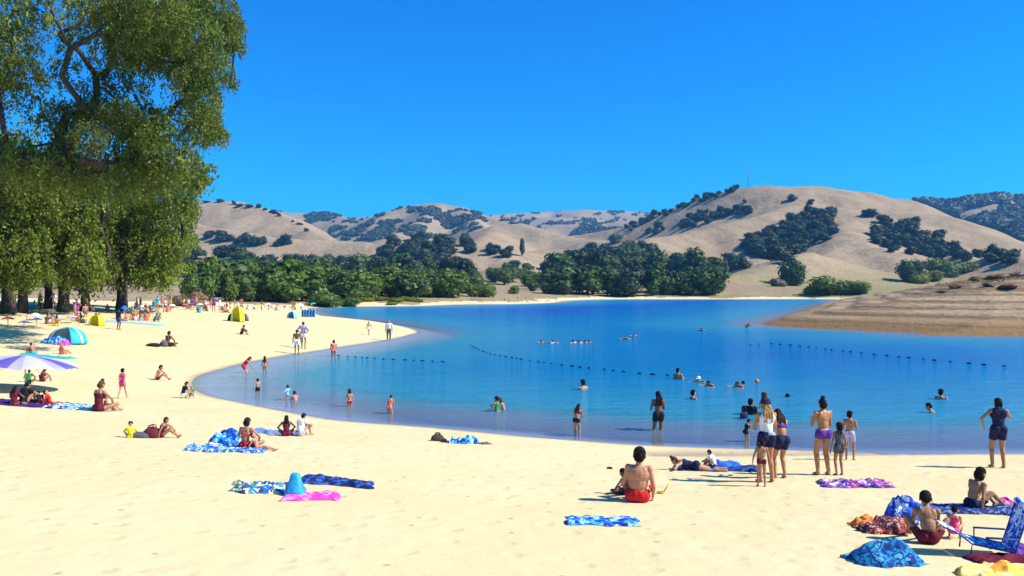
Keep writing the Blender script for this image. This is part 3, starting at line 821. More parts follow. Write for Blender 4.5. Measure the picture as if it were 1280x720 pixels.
# groves
g = 'oaks in the wooded gully of the right hill'
grove([(985,285),(1010,262),(1050,272),(1042,292),(1010,318),(985,326),(968,322),(962,298)], 11, 13, 'oak', 'dark oak in the dense gully grove in the middle of the right hill', g, name='oak_tree')
grove([(930,308),(950,290),(968,290),(968,318),(985,330),(960,328),(940,322)], 10, 13, 'oak', 'dark oak in the lower left end of the gully grove of the right hill', g, name='oak_tree')
grove([(904,338),(908,324),(930,326),(936,338)], 9, 10, 'oak', 'oak in the small clump below the gully grove', 'oaks in the small clump', name='oak_tree')
grove([(840,283),(870,268),(905,263),(943,259),(938,268),(900,276),(868,288)], 9, 9, 'oak', 'oak in the slanting line across the left face of the right hill', 'oaks in the slanting line', name='oak_tree')
grove([(806,293),(815,283),(832,284),(828,294)], 9, 9, 'oak', 'oak in the small group low on the left spur of the right hill', 'oaks on the left spur', name='oak_tree')
grove([(778,286),(825,264),(880,244),(922,234),(925,239),(880,252),(828,272),(785,292)], 7, 8, 'oak', 'oak in the dark line along the left skyline of the right hill', 'oaks along the left skyline', jit=.4, name='oak_tree')
grove([(1100,290),(1105,278),(1120,278),(1160,303),(1165,322),(1130,318),(1085,298)], 11, 12, 'oak', 'dark oak in the gully grove on the right part of the hill', 'oaks in the right gully', name='oak_tree')
grove([(1082,296),(1095,298),(1125,316),(1118,318)], 8, 8, 'oak', 'oak in the thin line along the left edge of the right gully', 'oaks along the gully edge', name='oak_tree')
grove([(1160,322),(1165,308),(1190,308),(1200,322),(1278,318),(1278,330),(1180,332)], 14, 12, 'oak', 'dark tree in the belt at the foot of the hill behind the bank thicket', 'trees at the foot of the right hill')
g = 'trees of the far shore wood'
grove([(700,371),(700,352),(760,345),(905,350),(905,371)], 15, 12, ['mid','tall','oak'], 'dark green tree in the front of the wood on the far shore', g)
grove([(690,350),(700,325),(740,310),(770,303),(800,310),(830,325),(905,345),(850,352),(760,348)], 17, 14, ['oak','mid'], 'dark green tree higher up in the wood on the far shore', g)
g = 'trees of the middle wood'
grove([(440,375),(450,350),(575,345),(585,372),(500,378)], 12, 8, ['mid','gtall','green','green'], 'green tree in the front row of the wood left of the sandy point', g)
grove([(590,362),(585,350),(640,342),(700,352),(700,364),(640,360)], 17, 10, ['green','mid','gtall'], 'green tree above the sandy point of the far shore', g)
grove([(300,352),(330,335),(400,330),(470,330),(560,320),(590,335),(580,350),(450,356)], 19, 13, ['mid','oak'], 'dark tree in the upper part of the wood left of centre', 'trees of the upper wood')
grove([(478,322),(490,300),(540,292),(585,300),(595,325),(540,328)], 16, 15, 'oak', 'dark tree on the knoll under the centre hill', 'trees on the knoll')
grove([(590,316),(620,310),(640,318),(632,324)], 12, 9, 'oak', 'oak in the small group on the tan slope under the centre hill', 'oaks on the tan slope', name='oak_tree')
grove([(290,379),(296,352),(398,350),(440,360),(438,378)], 14, 9, ['green','gtall','mid'], 'green tree in the low belt behind the crowded beach', 'trees behind the crowded beach')
grove([(200,345),(235,325),(300,315),(330,335),(300,345)], 20, 13, ['mid','oak'], 'dark tree on the slope behind the tall broad tree', 'trees on the slope at the left')
grove([(255,298),(265,294),(300,300),(340,305),(365,305),(362,309),(300,306)], 9, 12, 'oak', 'dark tree in the thin band across the left hill', 'trees in the band on the left hill')
grove([(446,381),(448,375),(520,374),(545,378),(500,381)], 9, 1.6, 'bright', 'low bright green marsh plant on the far bank of the inlet', 'marsh plants by the inlet', name='marsh_plant', asp=2.4)
grove([(586,371),(586,364),(700,364),(700,368),(650,372)], 13, 5, ['green','bush','mid'], 'bushy tree at the back of the sandy point', 'bushy trees behind the sandy point', name='bushy_tree')
grove([(588,345),(602,330),(640,332),(700,327),(700,345)], 16, 9, ['mid','green','oak'], 'green tree on the slope above the sandy point', 'trees above the sandy point', name='slope_tree', skip=.35)
for (u, v) in [(296,255),(303,256),(312,258),(320,259),(331,262),(338,264),(346,267),(352,270),(364,276),(371,280),(384,288),(262,251),(275,251)]:
    S(u+rng.uniform(-4, 4), v+rng.uniform(0, 3), rng.uniform(3, 12), rng.uniform(2.5, 7), 'oak', 'small dark oak dotted along the crest of the left hill', 'oaks on the left crest', name='oak_tree')
print('TREES', NT[0], len([o for o in bpy.data.objects if o.name.startswith('tree')]), len([o for o in bpy.data.objects if o.name.startswith('oak_tree')]))

# --- far scrub: uncountable oak scrub on the distant ranges, one object per range side
def scrub(name, n, box, dens, hm, label, mat):
    mbv = []; mbf = []; lv = []; tot = 0; tries = 0; made = 0
    base = MB(); base.ell((0,0,.35), (.5,.5,.5), seg=7, rings=5)
    bv = np.concatenate(base.v); bf = np.array([q for q in base.f if len(q) == 4] + [[q[0], q[1], q[2], q[2]] for q in base.f if len(q) == 3])
    quads = [q for q in base.f if len(q) == 4]; tris = [q for q in base.f if len(q) == 3]
    F2 = []
    while made < n and tries < n*12:
        tries += 1
        u = rng.uniform(box[0], box[1]); v = rng.uniform(box[2], box[3]); p = ray(u, v)
        if p is None or p.y < box[4] or p.y > box[5]: continue
        if not dens(u, v, p): continue
        h = hm*rng.uniform(.5, 1.3); k = bv*np.array([h*rng.uniform(1, 1.9), h*rng.uniform(1, 1.6), h*rng.uniform(.8, 1.1)])
        k = k*(1+rng.uniform(-.22, .22, (len(k), 1)))+np.array([p.x, p.y, p.z-.1*h])
        mbv.append(k); F2 += [[i+tot for i in q] for q in quads+tris]; lv.append(np.full(len(k), rng.uniform(0, 1))); tot += len(k); made += 1
    me = new_mesh(name, np.concatenate(mbv), F2, mat, False)
    a = me.attributes.new('lv', 'FLOAT', 'POINT'); a.data.foreach_set('value', np.concatenate(lv).astype(np.float32))
    o = link(name, me); tag(o, label, 'woodland', kind='stuff'); print(name, made)
def dn_patch(thr, sc, seed=71, ky=1.0):
    return lambda u, v, p: fbm(np.array([p.x/sc]), np.array([p.y/sc*ky]), seed, 3)[0] > thr
scrub('distant_woodland', 3000, (1120,1280,240,318,1350,4200),
      lambda u, v, p: not (1200 < u < 1256 and 251 < v-(1256-u)*.22 < 266) , 15, 'dark blue green forest covering the range at the far right', L_scr)
scrub('distant_scrub', 1500, (470,850,250,312,1650,5500), dn_patch(.20, 48), 9, 'speckled oak scrub over the distant middle ranges', L_scr)
scrub('hillside_scrub', 800, (330,480,250,300,1750,4200), dn_patch(.08, 60, 77), 9, 'oak scrub patches along the distant left ridges', L_scr)

# dry grass on top of the bank and on the near slopes
V = []; cnt_ = 0; tries = 0
while cnt_ < 5200 and tries < 60000:
    tries += 1; x = rng.uniform(50, 130); y = rng.uniform(78, 165); h = BV.ray_cast(Vector((x, y, 50)), Vector((0, 0, -1)))
    if h[0] is None or h[0].z < 5.6+rng.uniform(-.8, .9): continue
    if fbm(np.array([x/7]), np.array([y/7]), 88, 2)[0] < -.12: continue
    V.append((x, y, h[0].z)); cnt_ += 1
V = np.array(V); n = len(V); Pn = np.repeat(V, 5, 0)+rng.normal(size=(n*5, 3))*np.array([.25, .25, .02]); Pn[:, 2] += .16
v, f = leaves_geo(Pn, np.tile([0, 0, 1.0], (len(Pn), 1))+rng.normal(size=Pn.shape)*.35, .5, .10)
L_dry = leaf_mat('leaf_dry_grass', (.34,.25,.10), .35, 0, .2)
tag(link('dry_grass', leaf_mesh('dry_grass', [(v, f, rng.uniform(0, 1, len(v)))], L_dry)), 'dry yellow grass on top of the earth bank', 'grass', kind='stuff')
# ------------------------------------------------------------------ people
V3 = lambda *a: np.array(a, float)
def nrm(a): return a/(np.linalg.norm(a)+1e-9)
def ik(a, target, l1, l2, pole):
    d = target-a; D = min(np.linalg.norm(d), (l1+l2)*.998); D = max(D, abs(l1-l2)+.02); dr = nrm(d)
    c = (l1*l1+D*D-l2*l2)/(2*l1*D); c = max(-1, min(1, c)); p = pole-dr*pole.dot(dr)
    p = nrm(p) if np.linalg.norm(p) > 1e-4 else nrm(np.cross(dr, V3(1, 0, .01)))
    return a+dr*l1*c+p*l1*math.sqrt(1-c*c), a+dr*D
POSES = {}
def pose(name, **k): POSES[name] = k
# facing +Y; right hand side is +X.  hands/feet: (x, y, z) targets for right and left
pose('stand', pel=(0,0,.92), up=(0,.02,1), ft=[(.10,0,.085),(-.10,-.03,.085)], hd=[(.27,.05,.80),(-.27,.03,.80)])
pose('stand_wide', pel=(0,0,.91), up=(.02,.03,1), ft=[(.17,-.05,.085),(-.15,.05,.085)], hd=[(.30,.10,.84),(-.28,.06,.84)])
pose('stand_chest', pel=(0,0,.92), up=(0,.06,1), ft=[(.13,0,.085),(-.11,.02,.085)], hd=[(.10,.26,1.20),(-.10,.27,1.18)], hp=[(.45,-.3,-1),(-.45,-.3,-1)])
pose('stand_hips', pel=(0,0,.92), up=(0,.0,1), ft=[(.11,0,.085),(-.11,.02,.085)], hd=[(.19,.02,1.0),(-.19,.02,1.0)], hp=[(1,-.5,0),(-1,-.5,0)], head=(0,.5,-.25))
pose('stand_phone', pel=(0,0,.92), up=(0,.02,1), ft=[(.12,0,.085),(-.12,.03,.085)], hd=[(.12,.28,1.28),(-.28,.12,.98)], hp=[(1,-.2,-.6),(-1,-.5,0)], head=(0,1,-.3))
pose('one_hip', pel=(.03,0,.91), up=(-.04,.0,1), ft=[(.15,0,.085),(-.13,.02,.085)], hd=[(.20,.04,1.0),(-.20,.16,1.12)], hp=[(1,-.4,0),(-1,-.2,-.3)], head=(.3,1,-.1))
pose('walk', pel=(0,0,.91), up=(0,.06,1), ft=[(.08,.26,.085),(-.08,-.28,.12)], hd=[(.26,-.16,.88),(-.26,.22,.90)])
pose('bend', pel=(0,-.08,.86), up=(0,.62,.78), ft=[(.13,0,.085),(-.13,.06,.085)], hd=[(.13,.62,.62),(-.10,.58,.60)], head=(0,1,-.9), bend=.04)
pose('lean', pel=(0,-.04,.90), up=(.05,.32,.95), ft=[(.11,0,.085),(-.11,.06,.085)], hd=[(.12,.42,.92),(-.10,.40,.95)], head=(0,1,-.6), bend=.03)
pose('child_stand', pel=(0,0,.92), up=(0,.0,1), ft=[(.12,0,.085),(-.12,0,.085)], hd=[(.30,.06,.84),(-.30,.06,.86)])
pose('arms_out', pel=(0,0,.92), up=(0,.0,1), ft=[(.12,0,.085),(-.12,0,.085)], hd=[(.60,.12,1.22),(-.60,.12,1.18)])
pose('sit_back', pel=(0,0,.115), up=(.05,-.02,1), ft=[(.15,.66,.07),(-.12,.60,.07)], fp=[(.25,.2,1),(-.25,.2,1)], hd=[(.235,.12,.07),(-.20,.20,.16)], hp=[(.4,-1,0),(-.4,-1,-.3)])
pose('sit_legs', pel=(0,0,.115), up=(0,-.35,1), ft=[(.10,.80,.06),(-.12,.82,.06)], fp=[(0,0,1),(0,0,1)], hd=[(.28,-.36,.05),(-.28,-.34,.05)], hp=[(1,-.6,.2),(-1,-.6,.2)])
pose('sit_hug', pel=(0,0,.115), up=(0,.30,1), ft=[(.13,.42,.07),(-.13,.44,.07)], fp=[(.2,0,1),(-.2,0,1)], hd=[(.10,.44,.30),(-.10,.46,.30)], hp=[(1,0,0),(-1,0,0)], head=(0,1,-.8), bend=.05)
pose('sit_cross', pel=(0,0,.115), up=(0,.10,1), ft=[(-.12,.26,.06),(.12,.34,.06)], fp=[(1,.4,.3),(-1,.4,.3)], hd=[(.20,.28,.20),(-.20,.28,.20)], hp=[(1,-.2,0),(-1,-.2,0)], head=(0,1,-.5), bend=.03)
pose('sit_slump', pel=(0,0,.115), up=(0,.42,.92), ft=[(.22,.48,.07),(-.22,.50,.07)], fp=[(.6,0,1),(-.6,0,1)], hd=[(.20,.62,.10),(-.16,.60,.10)], hp=[(1,0,0),(-1,0,0)], head=(0,1,-1.2), bend=.07)
pose('sit_side', pel=(0,0,.115), up=(0,.28,1), ft=[(.14,.66,.07),(-.06,.60,.07)], fp=[(.1,0,1),(-.1,0,1)], hd=[(.26,-.06,.05),(-.12,.44,.30)], hp=[(1,-.8,.3),(-1,0,0)], head=(0,1,-.4), bend=.05)
pose('kneel', pel=(0,0,.44), up=(0,.15,1), ft=[(.12,-.34,.07),(-.12,-.34,.07)], fp=[(0,1,-.3),(0,1,-.3)], hd=[(.14,.34,.62),(-.14,.34,.62)], hp=[(1,-.3,0),(-1,-.3,0)], head=(0,1,-.5), toes=(0,-.8,-.5))
pose('squat', pel=(0,-.05,.28), up=(0,.32,1), ft=[(.15,.14,.085),(-.15,.14,.085)], fp=[(.3,1,.3),(-.3,1,.3)], hd=[(.14,.46,.30),(-.12,.46,.30)], head=(0,1,-.8), bend=.04)
pose('prone', pel=(0,0,.12), up=(0,1,.16), fwd=(0,0,-1), ft=[(.12,-.84,.07),(-.12,-.84,.07)], fp=[(0,0,-1),(0,0,-1)], hd=[(.20,.62,.05),(-.20,.62,.05)], hp=[(1,0,.2),(-1,0,.2)], head=(0,1,.1), toes=(0,-1,-.3))
pose('supine', pel=(0,0,.12), up=(0,1,.02), fwd=(0,0,1), ft=[(.12,-.83,.08),(-.14,-.80,.08)], fp=[(0,0,1),(0,0,1)], hd=[(.30,.02,.06),(-.30,.02,.06)], hp=[(1,0,0),(-1,0,0)], head=(0,-.2,1), toes=(0,-.3,1))
pose('swim', pel=(0,-.5,-.35), up=(0,.75,.55), fwd=(0,.5,-.6), ft=[(.12,-1.25,-.4),(-.12,-1.2,-.55)], fp=[(0,0,-1),(0,0,-1)], hd=[(.42,.20,-.12),(-.42,.16,-.12)], head=(0,1,.1), toes=(0,-1,0))

def human(ps, vox=.012, kid=False, fem=False, stout=1.0):
    """returns dict(mesh verts/faces, joints). one closed skin grown by voxel union of shaped limbs"""
    p = POSES[ps]; pel = V3(*p['pel']); up_ = nrm(V3(*p['up'])); fwd = V3(*p.get('fwd', (0, 1, 0)))
    fwd = nrm(fwd-up_*fwd.dot(up_)); lat = nrm(np.cross(fwd, up_))     # +X side
    hs_ = 1.22 if kid else 1.0; wd = (1.04 if not fem else .94)*(.92 if kid else 1)
    bend = p.get('bend', 0.0); M = np.stack([lat, fwd, up_], 1)        # columns
    L = lambda x, y, z: pel+lat*x+fwd*y+up_*z
    tl = .49
    mid = L(0, -bend-.005, .20); chest = L(0, -bend*.8, .34); neckb = L(0, -.01, tl)
    ND = nrm(up_*.95+nrm(V3(*p['head']))*.18 if 'head' in p else up_+fwd*.08)
    headc = neckb+ND*(.135 if not kid else .150)
    hf = nrm(V3(*p['head'])) if 'head' in p else fwd
    hu = nrm(ND-hf*ND.dot(hf)*.92); hf = nrm(hf-hu*hf.dot(hu)); hl = np.cross(hf, hu); HM = np.stack([hl, hf, hu], 1)
    mb = MB(); B = []
    def bone(n, a, b, r0, r1, draw=True):
        B.append((n, np.array(a), np.array(b)));
        if draw: mb.cap(a, b, r0, r1)
    st = stout
    # torso
    mb.ell(L(0, -.002, .02), (.158*wd*st*(1.05 if fem else 1), .108*st, .125), M)
    mb.ell(mid, (.130*wd*st*(.92 if fem else 1), .095*st, .17), M)
    mb.ell(chest, (.158*wd*st, .108*st, .155), M)
    mb.ell(L(0, -.02-bend*.5, .43), (.135*wd, .075, .07), M)
    for s in (1, -1):
        mb.ell(L(s*.075, -.065, .0), (.080*st, .068, .090), M)        # seat
        if fem and not kid: mb.ell(L(s*.075, .085-bend*.5, .33), (.058, .055, .058), M)
        else: mb.ell(L(s*.07, .06-bend*.5, .36), (.075, .045, .06), M)
        mb.ell(L(s*.08, -.06-bend*.6, .38), (.065, .045, .09), M)     # shoulder blade
    B.append(('torso', pel, neckb))
    mb.cap(neckb-up_*.04, headc-hu*.04, .056, .050)
    B.append(('neck', neckb, headc-hu*.05))
    # head
    H = lambda x, y, z: headc+(hl*x+hf*y+hu*z)*hs_
    mb.ell(H(0, -.012, .03), tuple(q*hs_ for q in (.074, .092, .088)), HM)
    mb.ell(H(0, .022, -.028), tuple(q*hs_ for q in (.058, .066, .078)), HM)
    mb.ell(H(0, .088, -.018), tuple(q*hs_ for q in (.012, .022, .024)), HM)  # nose
    mb.ell(H(0, .065, -.085), tuple(q*hs_ for q in (.024, .022, .018)), HM)  # chin
    for s in (1, -1): mb.ell(H(s*.077, -.006, -.008), tuple(q*hs_ for q in (.012, .022, .032)), HM)
    B.append(('head', headc, headc+hu*.05))
    J = {}
    for i, s in ((0, 1), (1, -1)):
        sh = L(s*.178*wd, -.01, .435-.0*kid); el_, wr = ik(sh, V3(*p['hd'][i]), .285, .25, V3(*(p.get('hp') or [(.6,-1,-.2),(-.6,-1,-.2)])[i]))
        a = (1 if not fem else .86)*(.9 if kid else 1)
        mb.ell(sh, (.062*a, .060*a, .062*a))
        mb.cap(L(s*.09, -.01, .44), sh, .05*a, .055*a)
        bone('uarm%d' % i, sh, el_, .052*a, .038*a); bone('farm%d' % i, el_, wr, .040*a, .026*a)
        mb.ell(el_*.7+wr*.3, (.040*a,)*3)
        hdn = nrm(wr-el_)
        # hand: palm, four unequal bent fingers, thumb from the side of the palm
        side = nrm(np.cross(hdn, lat*s)) if abs(hdn.dot(lat)) < .95 else fwd
        pn = nrm(np.cross(hdn, side)); HR = np.stack([side, pn, hdn], 1)
        pc = wr+hdn*.045; mb.ell(pc, (.038*hs_, .017, .050), HR)
        if vox < .011:
            for q in range(4):
                o = (q-1.5)*.0225; ln = (.068, .078, .073, .056)[q]
                k0 = wr+hdn*.072+side*o; d1 = nrm(hdn+side*(q-1.5)*.11); k1 = k0+d1*ln*.55; d2 = nrm(d1-lat*s*.45)
                mb.cap(k0, k1, .0092, .0088, 8); mb.cap(k1, k1+d2*ln*.55, .0088, .0075, 8)
            t0 = wr+hdn*.025+side*.026; d1 = nrm(side+hdn*.75); t1 = t0+d1*.04; mb.cap(t0, t1, .012, .010, 8); mb.cap(t1, t1+nrm(d1+hdn*.8)*.03, .010, .008, 8)
        else:
            mb.cap(wr+hdn*.07-side*.012, wr+hdn*.135-side*.016, .019, .012, 8); mb.cap(wr+hdn*.07+side*.014, wr+hdn*.125+side*.02, .018, .011, 8)
            mb.cap(wr+hdn*.02+side*.02, wr+hdn*.06+side*.055, .014, .010, 8)
        B.append(('hand%d' % i, wr, wr+hdn*.14))
        hip = L(s*.088*wd, 0, -.015); kn, an = ik(hip, V3(*p['ft'][i]), .425, .415, V3(*(p.get('fp') or [(.1,1,0),(-.1,1,0)])[i]))
        t = (1.05 if fem else 1)*(.92 if kid else 1)*st
        bone('thigh%d' % i, hip, kn, .082*t, .052*t); bone('shin%d' % i, kn, an, .053*t, .036*t)
        sd_ = nrm(an-kn); bk = np.cross(nrm(kn-hip)+V3(0, 0, .001), sd_); kb = nrm(np.cross(sd_, lat))
        if kb.dot(nrm(kn-(hip+an)/2)+V3(0, .01, 0)) > 0: kb = -kb
        mb.ell(kn+sd_*.13+kb*.014, (.050*t, .050*t, .10*t), np.stack([np.cross(kb, sd_), kb, sd_], 1))
        td = nrm(V3(*p.get('toes', (0, 1, -.05)))+V3(s*.18, 0, 0))
        if ps not in ('kneel', 'prone', 'supine', 'swim') and p['pel'][2] > .6: pass
        elif ps.startswith('sit'): td = nrm(td+V3(0, 0, .75) if p['ft'][i][1] > .55 else td)
        mb.cap(an-td*.025+V3(0, 0, -.03), an+td*.09+V3(0, 0, -.045), .036, .034); mb.cap(an+td*.08+V3(0, 0, -.052), an+td*.155+V3(0, 0, -.06), .034, .020)
        B.append(('foot%d' % i, an, an+td*.15)); J['hand%d' % i] = wr+hdn*.07
        J['knee%d' % i] = kn; J['wr%d' % i] = wr
    me = mb.mesh('tmp', None); ob = bpy.data.objects.new('tmp', me); col.objects.link(ob)
    md = ob.modifiers.new('r', 'REMESH'); md.mode = 'VOXEL'; md.voxel_size = vox; md.adaptivity = 0
    sm = ob.modifiers.new('s', 'SMOOTH'); sm.factor = .5; sm.iterations = 3 if vox < .011 else 2
    dg = bpy.context.evaluated_depsgraph_get(); ev = ob.evaluated_get(dg); m2 = bpy.data.meshes.new_from_object(ev)
    n = len(m2.vertices); co = np.zeros(n*3, np.float32); m2.vertices.foreach_get('co', co); no = np.zeros(n*3, np.float32); m2.vertex_normals.foreach_get('vector', no)
    fcs = [tuple(q.vertices) for q in m2.polygons]
    bpy.data.objects.remove(ob); bpy.data.meshes.remove(me); bpy.data.meshes.remove(m2)
    co = co.reshape(-1, 3).astype(float); no = no.reshape(-1, 3).astype(float)
    # nearest bone
    best = np.full(n, 1e9); bi = np.zeros(n, int); bt = np.zeros(n)
    scale_ = {'torso': .55, 'neck': 1.2, 'head': .62}
    for k, (nm, a, b_) in enumerate(B):
        d = b_-a; t = np.clip(((co-a)@d)/(d@d+1e-9), 0, 1); ds = np.linalg.norm(co-(a+t[:, None]*d), axis=1)*scale_.get(nm, 1.0)
        if nm == 'torso':   # wide flat body: measure in its own frame
            q = (co-a)@M; ds = np.sqrt((np.maximum(0, np.abs(q[:, 0])-.10))**2+(np.maximum(0, np.abs(q[:, 1])-.05))**2+(np.maximum(0, -q[:, 2]-.05)+np.maximum(0, q[:, 2]-.46))**2)*1.0
            tt = np.clip(q[:, 2]/tl, -.35, 1.1)
        else: tt = t
        m_ = ds < best; best[m_] = ds[m_]; bi[m_] = k; bt[m_] = tt[m_]
    names = [b_[0] for b_ in B]
    tq = (co-pel)@M
    return dict(co=co, no=no, f=fcs, bi=bi, bt=bt, names=names, tz=tq[:, 2]/tl, tx=tq[:, 0], ty=tq[:, 1], hc=headc, HM=HM, hs=hs_, M=M, pel=pel, neckb=neckb, J=J, B=B)

def region(h, kind):
    nm = np.array([n[:-1] if n[-1] in '01' else n for n in h['names']])[h['bi']]; t = h['bt']; z = h['tz']
    tor = (nm == 'torso'); th_ = nm == 'thigh'; ua = nm == 'uarm'; fa = nm == 'farm'; sh = nm == 'shin'; nk = nm == 'neck'
    if kind == 'trunks': return (tor & (z < .20)) | (th_ & (t < .62) & (z < .3))
    if kind == 'shorts': return (tor & (z < .22)) | (th_ & (t < .45) & (z < .3))
    if kind == 'bottom': return (tor & (z < .16)) | (th_ & (t < .16) & (z < .25))
    if kind == 'bra': return (tor & (z > .55) & (z < .74))
    if kind == 'suit': return (tor & (z < .82)) | (th_ & (t < .12) & (z < .25))
    if kind == 'shirt': return (tor & (z > .02)) | (ua & (t < .5)) | (nk & (t < .15))
    if kind == 'tank': return (tor & (z > .05) & ~((z > .9) & (np.abs(h['tx']) > .12)))
    if kind == 'dress': return (tor & ~((z > .92) & (np.abs(h['tx']) > .13))) | (th_ & (t < .55))
    if kind == 'pants': return (tor & (z < .22)) | th_ | (sh & (t < .8))
    if kind == 'rash': return (tor & (z > .0)) | ua | (fa & (t < .5)) | (nk & (t < .2))
    return tor
def garment(h, kind, off, mat, parent, name, sc, loose=0.0):
    m = region(h, kind); fs = [f for f in h['f'] if all(m[i] for i in f)]
    if len(fs) < 8: return None
    used = sorted({i for f in fs for i in f}); mp = {i: k for k, i in enumerate(used)}
    cnt = {}
    for f in fs:
        for a, b_ in zip(f, f[1:]+f[:1]): e = (min(a, b_), max(a, b_)); cnt[e] = cnt.get(e, 0)+1
    edge = {i for e, c in cnt.items() if c == 1 for i in e}
    nb = {}
    for (a, b_) in cnt: nb.setdefault(a, []).append(b_); nb.setdefault(b_, []).append(a)
    co = h['co'].copy()
    P = {i: co[i] for i in used}
    for it in range(3):          # smooth the hem
        Q = {i: (P[i]+sum(P[j] for j in nb[i])/len(nb[i]))/2 if i in edge else P[i] for i in used}; P = Q
    v = []
    for i in used:
        o = off if i not in edge else off*.25
        wv = loose*(.5+.5*math.sin(P[i][0]*60+P[i][1]*45)*math.cos(P[i][2]*22)) if loose else 0
        v.append((P[i]+h['no'][i]*(o+wv))*sc)
    me = new_mesh(name, np.array(v), [[mp[i] for i in f] for f in fs], mat, True)
    return link(name, me, parent)
def hair_obj(h, style, mat, parent, sc):
    hc, HM, s = h['hc'], h['HM'], h['hs']; P = lambda x, y, z: hc+HM@(np.array([x, y, z])*s)
    mb = MB(); e = lambda x, y, z, a, b_, c: mb.ell(P(x, y, z), (a*s, b_*s, c*s), HM)
    e(0, -.020, .040, .079, .090, .084); e(0, -.042, .0, .076, .064, .078)
    if style == 'short': e(0, -.05, -.03, .066, .055, .055)
    if style in ('long', 'pony', 'bun', 'bob'): e(0, -.045, -.03, .082, .065, .075)
    if style == 'bun': e(0, -.03, .145, .045, .045, .042)
    if style == 'bob': e(.05, -.02, -.05, .035, .05, .07); e(-.05, -.02, -.05, .035, .05, .07)
    back = -h['M'][:, 1]; dn_ = -h['M'][:, 2]
    if style == 'long':
        a = P(0, -.07, -.03); b_ = h['neckb']+back*.09+dn_*.02; c = b_+dn_*.17+back*.01
        for k in (-.05, -.018, .018, .05):
            sd_ = h['M'][:, 0]*k; mb.cap(a+sd_*.9, b_+sd_*1.5, .038, .038); mb.cap(b_+sd_*1.5, c+sd_*1.6, .038, .018)
    if style == 'pony':
        a = P(0, -.12, .03); b_ = h['neckb']+back*.10+dn_*.02; mb.cap(a, (a+b_)/2+back*.03, .03, .034); mb.cap((a+b_)/2+back*.03, b_+dn_*.10, .034, .014)
    me = mb.mesh('tmp'); ob = bpy.data.objects.new('tmp', me); col.objects.link(ob)
    md = ob.modifiers.new('r', 'REMESH'); md.mode = 'VOXEL'; md.voxel_size = .012
    ev = ob.evaluated_get(bpy.context.evaluated_depsgraph_get()); m2 = bpy.data.meshes.new_from_object(ev)
    co = np.zeros(len(m2.vertices)*3, np.float32); m2.vertices.foreach_get('co', co); co = co.reshape(-1, 3)
    q = (co-hc)@HM; ang = np.arctan2(q[:, 1], q[:, 0])
    co = co+(((np.sin(ang*17+q[:, 2]*35)+np.sin(ang*29-q[:, 2]*60)+1.5*np.sin(q[:, 0]*70+q[:, 2]*50)*np.cos(q[:, 1]*60))*.0040)[:, None]*np.stack([np.cos(ang), np.sin(ang), np.zeros_like(ang)], 1)@HM.T)
    fs = [tuple(f.vertices) for f in m2.polygons]
    bpy.data.objects.remove(ob); bpy.data.meshes.remove(me); bpy.data.meshes.remove(m2)
    return link('hair', new_mesh('hair', co*sc, fs, mat, True), parent)
def hat_obj(h, mat, parent, sc, brim=False):
    hc, HM, s = h['hc'], h['HM'], h['hs']; mb = MB(); P = lambda x, y, z: hc+HM@(np.array([x, y, z])*s)
    pts = [P(0, -.01, z) for z in (.03, .05, .10, .135, .15)]; mb.tube(pts, [q*s for q in (.104, .105, .098, .075, .03)], 18)
    if brim: mb.tube([P(0, -.005, .028), P(0, -.005, .036)], [.17*s, .15*s], 20)
    else: mb.ell(P(0, .12, .045), (.07*s, .07*s, .010*s), HM)
    o = mb.build('hat', mat, parent)
    for v in o.data.vertices: v.co *= sc
    return o
def face_obj(h, parent, sc):
    hc, HM, s = h['hc'], h['HM'], h['hs']; mb = MB(); P = lambda x, y, z: hc+HM@(np.array([x, y, z])*s)
    for k in (1, -1):
        mb = MB(); mb.ell(P(k*.028, .079, .006), (.012*s, .008*s, .007*s), HM, 10, 6); mb.ell(P(k*.028, .085, .006), (.005*s,)*3, HM, 8, 6, 1)
        o = mb.build('eye', None, parent, mats=[flat((.75,.73,.70), .4), flat((.03,.02,.015), .3)])
        for v in o.data.vertices: v.co *= sc
    mb = MB(); mb.ell(P(0, .080, -.056), (.020*s, .010*s, .006*s), HM, 12, 6); o = mb.build('mouth', flat((.35,.12,.10), .5), parent)
    for v in o.data.vertices: v.co *= sc

def skin_mat(c):
    key = ('skin', c)
    if key in _mc: return _mc[key]
    m, nt, b = mat_new('skin_%d' % len(_mc)); tc = nt.nodes.new('ShaderNodeTexCoord')
    n = noise(nt, 9, 3, .6, tc.outputs['Object']); lnk(nt, mixc(nt, mrange(nt, n.outputs[0], .3, .7), tuple(x*.85 for x in c), c), b.inputs['Base Color'])
    b.inputs['Roughness'].default_value = .5; b.inputs['Specular IOR Level'].default_value = .35
    b.inputs['Subsurface Weight'].default_value = .08; b.inputs['Subsurface Radius'].default_value = (.02, .008, .004)
    _mc[key] = m; return m
SK = {'tan': (.40,.190,.092), 'light': (.52,.28,.165), 'pink': (.52,.235,.13), 'brown': (.18,.080,.040), 'dark': (.11,.055,.03), 'gold': (.48,.22,.09)}
HC = {'black': (.012,.010,.010), 'dark': (.035,.020,.012), 'brown': (.085,.042,.02), 'blond': (.36,.21,.08), 'grey': (.20,.18,.16)}
CC = {'red': (.55,.02,.02), 'pink': (.80,.06,.20), 'black': (.015,.015,.02), 'navy': (.015,.02,.06), 'blue': (.02,.13,.55), 'teal': (.02,.35,.40), 'white': (.75,.75,.75),
      'grey': (.10,.10,.11), 'purple': (.12,.04,.28), 'yellow': (.75,.60,.03), 'orange': (.75,.22,.03), 'green': (.05,.22,.08), 'maroon': (.13,.015,.03), 'coral': (.70,.15,.10), 'lav': (.45,.38,.60), 'skyb': (.20,.45,.75)}
_h = {}
